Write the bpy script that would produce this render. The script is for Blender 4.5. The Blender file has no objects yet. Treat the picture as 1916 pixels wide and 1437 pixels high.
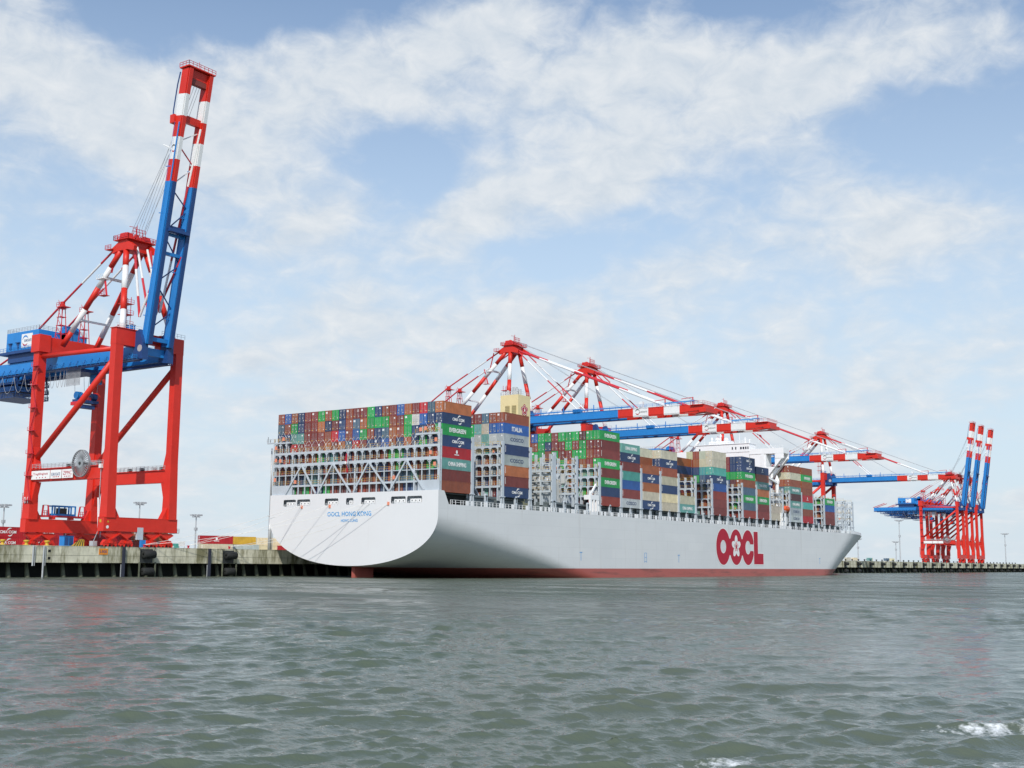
import bpy, bmesh, math, random
import numpy as np
from mathutils import Vector, Matrix
PI=math.pi; RAD=math.radians
random.seed(7); rng=np.random.default_rng(11)
S=bpy.context.scene; COL=S.collection
# ---------------------------------------------------------------- camera
CAM=Vector((-236.45,-214.83,3.984))
YAW,PITCH,ROLL=RAD(34.6601),RAD(8.478),RAD(.4661)
fw=Vector((math.cos(PITCH)*math.cos(YAW),math.cos(PITCH)*math.sin(YAW),math.sin(PITCH)))
rt=Vector((math.sin(YAW),-math.cos(YAW),0)); up=rt.cross(fw)
rt,up=rt*math.cos(ROLL)+up*math.sin(ROLL),up*math.cos(ROLL)-rt*math.sin(ROLL)
cd=bpy.data.cameras.new('camera'); cam=bpy.data.objects.new('camera',cd); COL.objects.link(cam)
cd.lens=42.34; cd.sensor_width=36; cd.sensor_fit='HORIZONTAL'; cd.clip_start=.5; cd.clip_end=30000
m=Matrix((rt,up,-fw)).transposed().to_4x4(); m.translation=CAM; cam.matrix_world=m
S.camera=cam
# ---------------------------------------------------------------- sun
SAZ,SEL=RAD(211.8),RAD(39.5)
sd=Vector((math.cos(SEL)*math.cos(SAZ),math.cos(SEL)*math.sin(SAZ),math.sin(SEL)))
sl=bpy.data.lights.new('sun','SUN'); sl.energy=3.3; sl.angle=RAD(.6); sl.color=(1,.955,.89)
so=bpy.data.objects.new('sun',sl); COL.objects.link(so); so.rotation_euler=sd.to_track_quat('Z','Y').to_euler()
S.view_settings.view_transform='Standard'; S.view_settings.look='None'; S.view_settings.exposure=.06; S.view_settings.gamma=1
# ---------------------------------------------------------------- world: Nishita sky with clouds
W=bpy.data.worlds.new('World'); S.world=W; W.use_nodes=True
wn=W.node_tree; wn.nodes.clear(); WL=wn.links
def N(t,**k):
    n=wn.nodes.new(t)
    for a,b in k.items(): setattr(n,a,b)
    return n
def MT(op,a,b=None,c=None,clamp=False):
    n=N('ShaderNodeMath',operation=op,use_clamp=clamp)
    for i,v in enumerate((a,b,c)):
        if v is None: continue
        if isinstance(v,(int,float)): n.inputs[i].default_value=v
        else: WL.new(v,n.inputs[i])
    return n.outputs[0]
def MIXC(f,a,b,tree=None):
    t=tree or wn
    n=t.nodes.new('ShaderNodeMix'); n.data_type='RGBA'
    for i,v in ((0,f),(6,a),(7,b)):
        if isinstance(v,(int,float)): n.inputs[i].default_value=v
        elif isinstance(v,tuple): n.inputs[i].default_value=(*v,1)
        else: t.links.new(v,n.inputs[i])
    return n.outputs[2]
tc=N('ShaderNodeTexCoord'); sep=N('ShaderNodeSeparateXYZ'); WL.new(tc.outputs['Generated'],sep.inputs[0])
az=MT('ARCTAN2',sep.outputs[1],sep.outputs[0]); el=MT('ARCSINE',sep.outputs[2])
# degrees right of the ship's bearing, degrees above the horizon
A=MT('MULTIPLY',MT('SUBTRACT',YAW,az),180/PI); Ed=MT('MULTIPLY',el,180/PI)
cb=N('ShaderNodeCombineXYZ'); WL.new(A,cb.inputs[0]); WL.new(Ed,cb.inputs[1]); AE=cb.outputs[0]
sky=N('ShaderNodeTexSky',sky_type='NISHITA',sun_disc=False,sun_elevation=SEL,sun_rotation=(PI/2-SAZ)%(2*PI))
sky.air_density=1.0; sky.dust_density=.4; sky.ozone_density=1.2
def noise(vec,scale,detail,rough,dist=0,loc=(0,0,0),scl=(1,1,1),rot=0):
    mp=N('ShaderNodeMapping'); WL.new(vec,mp.inputs[0]); mp.inputs['Location'].default_value=loc; mp.inputs['Scale'].default_value=scl; mp.inputs['Rotation'].default_value=(0,0,rot)
    n=N('ShaderNodeTexNoise'); WL.new(mp.outputs[0],n.inputs['Vector']); n.inputs['Scale'].default_value=scale; n.inputs['Detail'].default_value=detail
    n.inputs['Roughness'].default_value=rough; n.inputs['Distortion'].default_value=dist; return n.outputs['Fac']
# clouds flatten towards the horizon: stretch the noise plane
elc=MT('MAXIMUM',Ed,0.0)
ev=MT('ADD',elc,MT('MULTIPLY',MT('SUBTRACT',1.0,MT('EXPONENT',MT('MULTIPLY',elc,-.16))),9.0))
cb2=N('ShaderNodeCombineXYZ'); WL.new(A,cb2.inputs[0]); WL.new(ev,cb2.inputs[1]); CV=cb2.outputs[0]
n1=noise(CV,.125,10,.56,.3,(3.1,7.7,0),(1,1.35,1),RAD(20))
n2=noise(CV,.52,10,.60,.4,(9.2,1.3,0),(1,1.5,1),RAD(16))
n3=noise(CV,.09,4,.5,.3,(5.2,21.3,0),(.8,2.2,1),RAD(-6))
def blob(px,py,rx,ry,ang,wt):
    a0,e0=(px-958)/39.3,(1054-py)/39.3
    mp=N('ShaderNodeMapping',vector_type='TEXTURE'); WL.new(AE,mp.inputs[0])
    mp.inputs['Location'].default_value=(a0,e0,0); mp.inputs['Rotation'].default_value=(0,0,RAD(ang)); mp.inputs['Scale'].default_value=(rx/39.3,ry/39.3,1)
    l=N('ShaderNodeVectorMath',operation='LENGTH'); WL.new(mp.outputs[0],l.inputs[0])
    v=l.outputs['Value']
    g=MT('EXPONENT',MT('MULTIPLY',MT('MULTIPLY',v,v),-1.0))
    return MT('MULTIPLY',g,wt)
BL=[(700,190,260,90,-10,.38),(900,70,160,70,10,.34),(1080,180,150,90,-30,.26),(1250,130,150,70,0,.44),(1480,200,220,90,20,.42),
    (1190,310,170,80,15,.42),(880,400,120,65,25,.44),(560,440,110,45,15,.22),(150,230,330,130,-12,.40),(360,330,260,90,-10,.26),(30,80,120,50,0,.2),
    (1780,130,170,90,-20,.22),(1720,450,180,60,20,.24),(465,690,45,20,0,.20),(1880,935,50,16,0,.2),(1050,620,90,30,0,.12),
    (1400,450,420,120,0,.20),(700,600,700,110,0,.15),(1000,830,1400,230,0,.26),
    (420,50,330,70,8,-.30),(1440,30,200,50,-20,-.26),(1720,320,160,70,-10,-.16),(760,320,120,60,-20,-.26),(1080,470,130,60,10,-.20),(330,560,260,60,0,-.06),(1330,60,80,60,0,-.22)]
env=None
for b in BL:
    g=blob(*b); env=g if env is None else MT('ADD',env,g)
dens=MT('ADD',MT('ADD',MT('MULTIPLY',n1,.86),MT('MULTIPLY',n2,.42)),MT('MULTIPLY',n3,.34))
dens=MT('ADD',dens,env)
mr=N('ShaderNodeMapRange',interpolation_type='SMOOTHSTEP'); WL.new(dens,mr.inputs[0]); mr.inputs[1].default_value=.77; mr.inputs[2].default_value=1.20; mr.inputs[4].default_value=.93
cm=mr.outputs[0]
mr2=N('ShaderNodeMapRange'); WL.new(n2,mr2.inputs[0]); mr2.inputs[1].default_value=.3; mr2.inputs[2].default_value=.75
ccol=MIXC(mr2.outputs[0],(.60,.67,.745),(.80,.825,.845))
sc=N('ShaderNodeVectorMath',operation='SCALE'); WL.new(sky.outputs[0],sc.inputs[0]); sc.inputs['Scale'].default_value=.142
# pale summer haze near the horizon thins out upward
mh=N('ShaderNodeMapRange',interpolation_type='SMOOTHSTEP'); WL.new(Ed,mh.inputs[0]); mh.inputs[1].default_value=-1; mh.inputs[2].default_value=33; mh.inputs[3].default_value=.92; mh.inputs[4].default_value=0.0
base=MIXC(mh.outputs[0],sc.outputs[0],(.59,.705,.81))
fin=MIXC(cm,base,ccol)
bg=N('ShaderNodeBackground'); WL.new(fin,bg.inputs[0]); bg.inputs[1].default_value=1.0
ow=N('ShaderNodeOutputWorld'); WL.new(bg.outputs[0],ow.inputs[0])
# ---------------------------------------------------------------- materials
MATS={}
def mat(name,color=(.5,.5,.5),rough=.5,metal=0,var=.12,vscale=.5,spec=.5,src=None,bump=None,stain=None,stainc=(.1,.07,.04)):
    if name in MATS: return MATS[name]
    M=bpy.data.materials.new(name); M.use_nodes=True; t=M.node_tree; p=t.nodes['Principled BSDF']; L=t.links
    p.inputs['Roughness'].default_value=rough; p.inputs['Metallic'].default_value=metal; p.inputs['Specular IOR Level'].default_value=spec
    g=t.nodes.new('ShaderNodeNewGeometry'); tcn=t.nodes.new('ShaderNodeTexCoord')
    n=t.nodes.new('ShaderNodeTexNoise'); n.inputs['Scale'].default_value=vscale; n.inputs['Detail'].default_value=6; n.inputs['Roughness'].default_value=.65
    L.new(g.outputs['Position'],n.inputs['Vector'])
    mr=t.nodes.new('ShaderNodeMapRange'); L.new(n.outputs['Fac'],mr.inputs[0]); mr.inputs[1].default_value=.25; mr.inputs[2].default_value=.75; mr.inputs[3].default_value=1-var; mr.inputs[4].default_value=1+var
    if src=='object':
        oi=t.nodes.new('ShaderNodeObjectInfo'); c=oi.outputs['Color']
    elif src=='attr':
        at=t.nodes.new('ShaderNodeAttribute'); at.attribute_name='Col'; c=at.outputs['Color']
    else:
        rg=t.nodes.new('ShaderNodeRGB'); rg.outputs[0].default_value=(*color,1); c=rg.outputs[0]
    vm=t.nodes.new('ShaderNodeVectorMath'); vm.operation='SCALE'; L.new(c,vm.inputs[0]); L.new(mr.outputs[0],vm.inputs['Scale'])
    out=vm.outputs[0]
    if stain:
        mp=t.nodes.new('ShaderNodeMapping'); L.new(g.outputs['Position'],mp.inputs[0]); mp.inputs['Scale'].default_value=stain[:3]
        n2=t.nodes.new('ShaderNodeTexNoise'); L.new(mp.outputs[0],n2.inputs['Vector']); n2.inputs['Scale'].default_value=1; n2.inputs['Detail'].default_value=7; n2.inputs['Roughness'].default_value=.7
        m2=t.nodes.new('ShaderNodeMapRange'); L.new(n2.outputs['Fac'],m2.inputs[0]); m2.inputs[1].default_value=stain[3]; m2.inputs[2].default_value=stain[4]; m2.inputs[4].default_value=stain[5]
        out=MIXC(m2.outputs[0],out,stainc,t)
    L.new(out,p.inputs['Base Color'])
    if bump=='corr':   # corrugated steel: vertical ribs along the object's length
        sp=t.nodes.new('ShaderNodeSeparateXYZ'); L.new(tcn.outputs['Object'],sp.inputs[0])
        a=t.nodes.new('ShaderNodeMath'); a.operation='ADD'; L.new(sp.outputs[0],a.inputs[0]); L.new(sp.outputs[1],a.inputs[1])
        mu=t.nodes.new('ShaderNodeMath'); mu.operation='MULTIPLY'; L.new(a.outputs[0],mu.inputs[0]); mu.inputs[1].default_value=2*PI/.56
        si=t.nodes.new('ShaderNodeMath'); si.operation='SINE'; L.new(mu.outputs[0],si.inputs[0])
        bp=t.nodes.new('ShaderNodeBump'); bp.inputs['Strength'].default_value=.6; bp.inputs['Distance'].default_value=.04; L.new(si.outputs[0],bp.inputs['Height']); L.new(bp.outputs[0],p.inputs['Normal'])
    elif bump:
        bp=t.nodes.new('ShaderNodeBump'); bp.inputs['Strength'].default_value=bump[1]; bp.inputs['Distance'].default_value=bump[2]
        n3=t.nodes.new('ShaderNodeTexNoise'); n3.inputs['Scale'].default_value=bump[0]; n3.inputs['Detail'].default_value=6; L.new(g.outputs['Position'],n3.inputs['Vector'])
        L.new(n3.outputs['Fac'],bp.inputs['Height']); L.new(bp.outputs[0],p.inputs['Normal'])
    MATS[name]=M; return M
RED=mat('crane_red',(.66,.026,.012),.48,var=.10,vscale=.3,stain=(.5,.5,.15,.60,.80,.35),stainc=(.30,.03,.02))
PINKRED=mat('weathered_red_paint',(.58,.03,.045),.45,var=.12)
WHITE=mat('white_paint',(.80,.81,.80),.4,var=.05)
BLUE=mat('crane_blue',(.018,.215,.58),.4,var=.10,vscale=.3)
DBLUE=mat('dark_blue_paint',(.015,.06,.20),.45)
STEEL=mat('galvanised_steel',(.50,.52,.53),.45,.3,var=.12)
CABLE=mat('steel_cable',(.35,.37,.39),.5)
DARK=mat('dark_steel',(.03,.035,.035),.6)
GREY=mat('ship_grey_paint',(.50,.555,.60),.5,var=.08,vscale=.4,stain=(.4,.4,.2,.62,.8,.25),stainc=(.22,.2,.18))
YEL=mat('safety_yellow',(.58,.36,.03),.5)
ORG=mat('rescue_orange',(.85,.13,.025),.45)
LORG=mat('faded_orange_plastic',(.80,.28,.17),.5)
BLACK=mat('black_rubber',(.016,.018,.017),.8,var=.3,vscale=2)
SWHITE=mat('superstructure_white',(.88,.89,.89),.4,var=.03)
CREAM=mat('funnel_cream',(.78,.66,.36),.45,var=.05)
GLASS=mat('dark_window_glass',(.015,.02,.028),.12,spec=.6)
OOC=mat('crimson_lettering',(.44,.006,.028),.6,var=.06)
SKYB=mat('pale_blue_lettering',(.07,.33,.66),.5)
NAVY=mat('navy_lettering',(.03,.06,.17),.5)
TXW=mat('white_lettering',(.82,.82,.80),.5,var=.03)
TXY=mat('yellow_lettering',(.75,.5,.1),.5)
CONT=mat('container_paint',rough=.5,var=.24,vscale=.45,src='object',bump='corr',stain=(.7,.7,.25,.60,.85,.4),stainc=(.12,.06,.04))
DOORM=mat('container_door_paint',rough=.5,var=.2,vscale=2.0,src='object',stain=(1.2,1.2,.5,.55,.8,.5),stainc=(.10,.06,.05))
CONTS=mat('stack_paint',rough=.5,var=.14,vscale=.8,src='attr',stain=(.7,.7,.25,.60,.85,.4),stainc=(.12,.06,.04))
HULL=mat('hull_grey_paint',(.69,.705,.70),.40,var=.05,vscale=.05,stain=(.7,.7,.035,.57,.80,.42),stainc=(.40,.37,.33))
TRANS=mat('transom_paint',(.75,.765,.775),.42,var=.03,vscale=.06,stain=(.5,.5,.04,.60,.85,.2),stainc=(.5,.46,.42))
BOOT=mat('antifouling_red',(.37,.085,.065),.6,var=.16,vscale=.25,stain=(.05,.05,.5,.60,.72,.7),stainc=(.10,.035,.03))
CONC=mat('quay_concrete',(.62,.60,.46),.85,var=.30,vscale=.30,stain=(.35,.35,.07,.44,.60,.9),stainc=(.15,.14,.06),bump=(1.5,.5,.08))
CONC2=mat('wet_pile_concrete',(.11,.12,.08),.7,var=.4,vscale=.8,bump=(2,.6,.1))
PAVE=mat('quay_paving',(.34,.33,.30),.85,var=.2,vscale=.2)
DARKV=mat('shade_and_joint_black',(.012,.014,.012),.9)  # near-black that paints in shade under decks and in recesses; also fills joints
HATCH=mat('hatch_cover_green_grey',(.13,.16,.17),.6,var=.25,vscale=.6)
# ---------------------------------------------------------------- mesh helpers
class MB:
    def __init__(s): s.v=[];s.f=[];s.m=[];s.mats=[];s.c=[]
    def mi(s,m):
        if m not in s.mats: s.mats.append(m)
        return s.mats.index(m)
    def poly(s,pts,faces,m,col=None):
        b=len(s.v); s.v+= [tuple(p) for p in pts]; k=s.mi(m)
        for f in faces: s.f.append([b+i for i in f]); s.m.append(k); s.c.append(col)
    def box(s,x0,x1,y0,y1,z0,z1,m,col=None):
        P=[(x,y,z) for x in(x0,x1) for y in(y0,y1) for z in(z0,z1)]
        s.poly(P,[(0,1,3,2),(4,6,7,5),(0,4,5,1),(2,3,7,6),(0,2,6,4),(1,5,7,3)],m,col)
    def beam(s,a,b,w,h,m,upv=(0,0,1),w2=None,h2=None):
        a=Vector(a);b=Vector(b);d=(b-a).normalized();u=Vector(upv)
        if abs(d.dot(u))>.98: u=Vector((1,0,0))
        r=d.cross(u).normalized();u=r.cross(d)
        w2=w if w2 is None else w2;h2=h if h2 is None else h2
        P=[]
        for p,ww,hh in((a,w,h),(b,w2,h2)):
            for i,j in((-1,-1),(1,-1),(1,1),(-1,1)): P.append(p+r*(i*ww/2)+u*(j*hh/2))
        s.poly(P,[(0,3,2,1),(4,5,6,7),(0,1,5,4),(1,2,6,5),(2,3,7,6),(3,0,4,7)],m)
    def tube(s,a,b,r,m,n=8,r2=None,caps=True):
        a=Vector(a);b=Vector(b);d=(b-a).normalized();u=Vector((0,0,1)) if abs(d.z)<.9 else Vector((1,0,0))
        x=d.cross(u).normalized();y=d.cross(x);r2=r if r2 is None else r2
        P=[p+x*(rr*math.cos(2*PI*i/n))+y*(rr*math.sin(2*PI*i/n)) for p,rr in((a,r),(b,r2)) for i in range(n)]
        F=[(i,(i+1)%n,n+(i+1)%n,n+i) for i in range(n)]
        if caps: F+=[tuple(range(n))[::-1],tuple(range(n,2*n))]
        s.poly(P,F,m)
    def banded(s,a,b,r,seq,n=10):   # painted bands along a tube
        a=Vector(a);b=Vector(b);t=0;tot=sum(q[0] for q in seq)
        for l,m_ in seq:
            p=a.lerp(b,t/tot);t+=l;q=a.lerp(b,t/tot); s.tube(p,q,r,m_,n)
    def rail(s,pts,h,m,post=2.0,r=.035,n=2):
        for a,b in zip(pts[:-1],pts[1:]):
            a=Vector(a);b=Vector(b);L=(b-a).length;k=max(1,int(L/post))
            for i in range(k+1):
                p=a.lerp(b,i/k); s.beam(p,p+Vector((0,0,h)),r*2,r*2,m)
            for j in range(1,n+1):
                o=Vector((0,0,h*j/n)); s.beam(a+o,b+o,r*2,r*2,m)
    def prism(s,pts,off,m):
        off=Vector(off);n=len(pts);P=[Vector(p) for p in pts]+[Vector(p)+off for p in pts]
        s.poly(P,[tuple(range(n)),tuple(range(2*n-1,n-1,-1))]+[(i,n+i,n+(i+1)%n,(i+1)%n) for i in range(n)],m)
    def lathe(s,c,axis,prof,m,n=16):
        c=Vector(c);d=Vector(axis).normalized();u=Vector((0,0,1)) if abs(d.z)<.9 else Vector((1,0,0));x=d.cross(u).normalized();y=d.cross(x)
        P=[c+d*h+x*(r*math.cos(2*PI*i/n))+y*(r*math.sin(2*PI*i/n)) for h,r in prof for i in range(n)]
        F=[]
        for k in range(len(prof)-1):
            for i in range(n): F.append((k*n+i,k*n+(i+1)%n,(k+1)*n+(i+1)%n,(k+1)*n+i))
        s.poly(P,F,m)
    def mesh(s,name,smooth=False):
        me=bpy.data.meshes.new(name); me.from_pydata(s.v,[],s.f); 
        for m_ in s.mats: me.materials.append(m_)
        me.polygons.foreach_set('material_index',s.m)
        if any(c is not None for c in s.c):
            at=me.color_attributes.new('Col','FLOAT_COLOR','CORNER'); arr=[]
            for f,c in zip(s.f,s.c): arr+= list((*(c or (.5,.5,.5)),1))*len(f)
            at.data.foreach_set('color',arr)
        if smooth: me.polygons.foreach_set('use_smooth',[True]*len(s.f))
        me.update(); return me
    def obj(s,name,parent=None,smooth=False,loc=(0,0,0)):
        o=bpy.data.objects.new(name,s.mesh(name,smooth)); COL.objects.link(o); o.parent=parent; o.location=loc; return o
def tag(o,label=None,cat=None,group=None,kind=None):
    if label:o['label']=label
    if cat:o['category']=cat
    if group:o['group']=group
    if kind:o['kind']=kind
    return o
def empty(name,loc,label,cat,group=None,rz=0):
    o=bpy.data.objects.new(name,None);COL.objects.link(o);o.location=loc;o.rotation_euler.z=rz;o.empty_display_size=1
    return tag(o,label,cat,group)
KIDS={}
def copy_tree(o,parent=None):
    c=o.copy();COL.objects.link(c);c.parent=parent
    for ch in [x for x in bpy.data.objects if x.parent==o]: copy_tree(ch,c)
    return c
TXC={}
def textmesh(body,w,h,m,ext=.01,bold=0):
    key=(body,w,h,m.name)
    if key in TXC: return TXC[key]
    cu=bpy.data.curves.new('lettering','FONT');cu.body=body;cu.align_x='CENTER';cu.align_y='CENTER';cu.extrude=ext;cu.offset=bold;cu.resolution_u=2;cu.size=1
    o=bpy.data.objects.new('tmp',cu);COL.objects.link(o);dg=bpy.context.evaluated_depsgraph_get();me=bpy.data.meshes.new_from_object(o.evaluated_get(dg))
    bpy.data.objects.remove(o)
    n=len(me.vertices);a=np.empty(n*3,np.float32);me.vertices.foreach_get('co',a);a=a.reshape(-1,3)
    mn,mx=a.min(0),a.max(0);a[:,0]=(a[:,0]-(mn[0]+mx[0])/2)*w/(mx[0]-mn[0]);a[:,1]=(a[:,1]-(mn[1]+mx[1])/2)*h/(mx[1]-mn[1])
    me.vertices.foreach_set('co',a.ravel());me.materials.clear();me.materials.append(m);me.update();me.name='lettering'
    TXC[key]=me;return me
def text(body,loc,w,h,m,parent,face='-y',name='lettering',bold=0):
    o=bpy.data.objects.new(name,textmesh(body,w,h,m,bold=bold));COL.objects.link(o);o.parent=parent;o.location=loc
    # local x runs along the writing, local z out of the wall
    R={'-y':((1,0,0),(0,0,1),(0,-1,0)),'-x':((0,-1,0),(0,0,1),(-1,0,0)),'y':((-1,0,0),(0,0,1),(0,1,0))}[face]
    M=Matrix([Vector(r) for r in R]).transposed().to_4x4(); o.rotation_euler=M.to_euler(); return o
# ---------------------------------------------------------------- water
def build_water():
    h0=CAM.z; a0=YAW
    r=[.8,3,7,12,16,19,21.5]; 
    while r[-1]<9000:
        d=r[-1]; r.append(d+max(.085,.085*(d/24)**1.3))
    r=np.array(r); dense=np.linspace(-28,28,1250); 
    co=np.concatenate([np.arange(-180,-28.2,3.0),dense,np.arange(31,180,3.0)]); na=len(co)
    ang=a0-np.radians(co); R_,T_=np.meshgrid(r,ang,indexing='ij')
    X=CAM.x+R_*np.cos(T_);Y=CAM.y+R_*np.sin(T_)
    dr=np.gradient(r)[:,None]*np.ones_like(X); da=np.gradient(co)[None,:]*PI/180*R_; res=np.maximum(dr*.9,da*1.0)
    Z=np.zeros_like(X); DX=np.zeros_like(X); DY=np.zeros_like(X); wd=YAW+PI+.28; NW=300
    lam=np.exp(rng.uniform(np.log(.2),np.log(7),NW))
    for l in lam:
        th=wd+rng.normal(0,.50 if l<1.2 else .36); k=2*PI/l; amp=.0051*l**.88*(1 if l<1.3 else (1.3/l)**.55)
        ph=rng.uniform(0,2*PI); att=np.clip((l/(2.0*res)-1)/1.0,0,1)
        if att.max()<=0: continue
        a=k*(X*np.cos(th)+Y*np.sin(th))+ph
        Z+=att*amp*np.sin(a);h_=att*amp*np.cos(a)*1.1;DX+=h_*np.cos(th);DY+=h_*np.sin(th)
    # gusts: patches of rougher and calmer water
    g=.75+.25*np.sin(X*.045+Y*.02+1)*np.sin(Y*.06-X*.013+2)+.18*np.sin(X*.11-Y*.09)
    g=np.clip(g,.35,1.3)*np.clip((R_-8)/10,0,1);Z*=g;X=X+DX*g;Y=Y+DY*g
    nr=len(r);V=np.stack([X,Y,Z],-1).reshape(-1,3)
    i=np.arange(nr-1)[:,None];j=np.arange(na)[None,:];jn=(j+1)%na
    F=np.stack([i*na+j+0*jn,i*na+jn,(i+1)*na+jn,(i+1)*na+j],-1).reshape(-1,4)
    me=bpy.data.meshes.new('water');me.vertices.add(len(V));me.vertices.foreach_set('co',V.astype(np.float32).ravel())
    me.loops.add(F.size);me.loops.foreach_set('vertex_index',F[:,::-1].astype(np.int32).ravel() if False else F.astype(np.int32).ravel())
    me.polygons.add(len(F));me.polygons.foreach_set('loop_start',np.arange(0,F.size,4,dtype=np.int32));me.polygons.foreach_set('loop_total',np.full(len(F),4,np.int32))
    me.polygons.foreach_set('use_smooth',np.ones(len(F),bool));me.update(calc_edges=True)
    at=me.attributes.new('fine','FLOAT','POINT');at.data.foreach_set('value',np.clip((res-.10)/.9,0,1).astype(np.float32).ravel())
    M=bpy.data.materials.new('river_water');M.use_nodes=True;t=M.node_tree;L=t.links;p=t.nodes['Principled BSDF']
    g=t.nodes.new('ShaderNodeNewGeometry')
    def nz(sc,det,scl=(1,1,1),rot=0,rough=.6):
        mp=t.nodes.new('ShaderNodeMapping');L.new(g.outputs['Position'],mp.inputs[0]);mp.inputs['Scale'].default_value=scl;mp.inputs['Rotation'].default_value=(0,0,rot)
        n=t.nodes.new('ShaderNodeTexNoise');L.new(mp.outputs[0],n.inputs['Vector']);n.inputs['Scale'].default_value=sc;n.inputs['Detail'].default_value=det;n.inputs['Roughness'].default_value=rough;return n.outputs['Fac']
    big=nz(.02,5);mr=t.nodes.new('ShaderNodeMapRange');L.new(big,mr.inputs[0]);mr.inputs[1].default_value=.35;mr.inputs[2].default_value=.65
    pn=nz(.05,7,(1,.35,1),-wd,.68);pr=t.nodes.new('ShaderNodeMapRange');L.new(pn,pr.inputs[0]);pr.inputs[1].default_value=.40;pr.inputs[2].default_value=.62;patch=pr.outputs[0]
    c=MIXC(mr.outputs[0],(.090,.118,.082),(.112,.130,.098),t)
    # foam left by a passing wake: streaks near the boat
    fsum=None
    def mth(op,a,b=None):
        n=t.nodes.new('ShaderNodeMath');n.operation=op
        for k,v in enumerate((a,b)):
            if v is None: continue
            if isinstance(v,(int,float)): n.inputs[k].default_value=v
            else: L.new(v,n.inputs[k])
        return n.outputs[0]
    for (x,y,rx,ry,an) in FOAM:
        mp=t.nodes.new('ShaderNodeMapping');mp.vector_type='TEXTURE';L.new(g.outputs['Position'],mp.inputs[0]);mp.inputs['Location'].default_value=(x,y,0);mp.inputs['Rotation'].default_value=(0,0,an);mp.inputs['Scale'].default_value=(rx,ry,50)
        l=t.nodes.new('ShaderNodeVectorMath');l.operation='LENGTH';L.new(mp.outputs[0],l.inputs[0])
        e=mth('EXPONENT',mth('MULTIPLY',mth('MULTIPLY',l.outputs['Value'],l.outputs['Value']),-1.0));fsum=e if fsum is None else mth('ADD',fsum,e)
    fn=nz(3.2,9,(1,1,1),0,.72);fn2=nz(.9,5,(1,1,1),0,.6)
    fm=mth('ADD',mth('MULTIPLY',fsum,.42),mth('ADD',mth('MULTIPLY',fn,1.25),mth('MULTIPLY',fn2,.5)))
    fr=t.nodes.new('ShaderNodeMapRange');L.new(fm,fr.inputs[0]);fr.inputs[1].default_value=1.19;fr.inputs[2].default_value=1.46
    foam=fr.outputs[0]
    c=MIXC(foam,c,(.80,.83,.83),t);L.new(c,p.inputs['Base Color'])
    rr=t.nodes.new('ShaderNodeMapRange');L.new(foam,rr.inputs[0]);rr.inputs[3].default_value=.06;rr.inputs[4].default_value=.8;at2=t.nodes.new('ShaderNodeAttribute');at2.attribute_name='fine';L.new(mth('ADD',rr.outputs[0],mth('MULTIPLY',at2.outputs['Fac'],mth('MULTIPLY',patch,.42))),p.inputs['Roughness'])
    p.inputs['IOR'].default_value=1.333;p.inputs['Specular IOR Level'].default_value=.5
    b1=t.nodes.new('ShaderNodeBump');b1.inputs['Strength'].default_value=1;b1.inputs['Distance'].default_value=.035;L.new(nz(5.5,4,(1,.4,1),-wd,.6),b1.inputs['Height'])
    b2=t.nodes.new('ShaderNodeBump');b2.inputs['Strength'].default_value=.8;b2.inputs['Distance'].default_value=1.1;L.new(nz(.5,6,(1,.45,1),-wd,.66),b2.inputs['Height']);L.new(b1.outputs[0],b2.inputs['Normal'])
    at_=t.nodes.new('ShaderNodeAttribute');at_.attribute_name='fine';L.new(mth('ADD',mth('MULTIPLY',at_.outputs['Fac'],.95),.04),b2.inputs['Strength'])
    L.new(b2.outputs[0],p.inputs['Normal'])
    me.materials.append(M);o=bpy.data.objects.new('water',me);COL.objects.link(o);tag(o,'grey green choppy river water with small waves','water',kind='structure')
FOAM=[(-212.5,-203.8,1.4,.8,-.5),(-204.6,-206.9,2.0,.6,-.85),(-209.3,-208.9,1.4,.8,-.5),(-202.0,-208.4,2.0,.7,-.7),(-198,-207,2,.7,-.9)]
build_water()
exec_parts=[]
# ================================================================ QUAY
QZ=7.09; QY=30.65
mb=MB()
mb.poly([(-400,QY+1.5,QZ-.02),(4000,QY+1.5,QZ-.02),(4000,2500,QZ-.02),(-400,2500,QZ-.02)],[(0,1,2,3)],PAVE)
tag(mb.obj('quay_apron'),'flat concrete terminal apron behind the quay edge','apron',kind='structure')
qw=empty('quay_wall',(0,QY,0),'long stained concrete quay wall standing on leaning piles over the water','quay wall')
mb=MB(); x=-400
while x<2600:
    w=14.0 if x<400 else 20
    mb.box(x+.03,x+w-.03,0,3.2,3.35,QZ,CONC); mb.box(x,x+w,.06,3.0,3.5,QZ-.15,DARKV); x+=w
mb.box(-400,2600,-.05,.4,QZ,QZ+.12,CONC)
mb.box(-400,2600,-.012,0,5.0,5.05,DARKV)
mb.obj('cope_beam',qw)
mb=MB(); mb.box(-400,2600,5,6,-3,4.5,DARKV); mb.obj('painted_shade_wall',qw)  # near-black sheet painting the shade under the quay, behind the piles
px=[-118+4.7*k for k in range(36)]+[430+7.4*k for k in range(64)]
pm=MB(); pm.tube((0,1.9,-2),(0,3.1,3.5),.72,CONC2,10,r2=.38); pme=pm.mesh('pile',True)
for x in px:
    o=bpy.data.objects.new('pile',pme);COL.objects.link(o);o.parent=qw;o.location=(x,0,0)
for x in (-71.6,-68.9):   # pale steel guide pipes
    mb=MB();mb.tube((x,-.25,2.6 if x<-70 else -2),(x,-.25,QZ+.1),.2,STEEL,8);mb.tube((x+.55,-.2,2.6),(x+.55,-.2,QZ),.07,STEEL,6);mb.obj('guide_pipe',qw)
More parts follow.
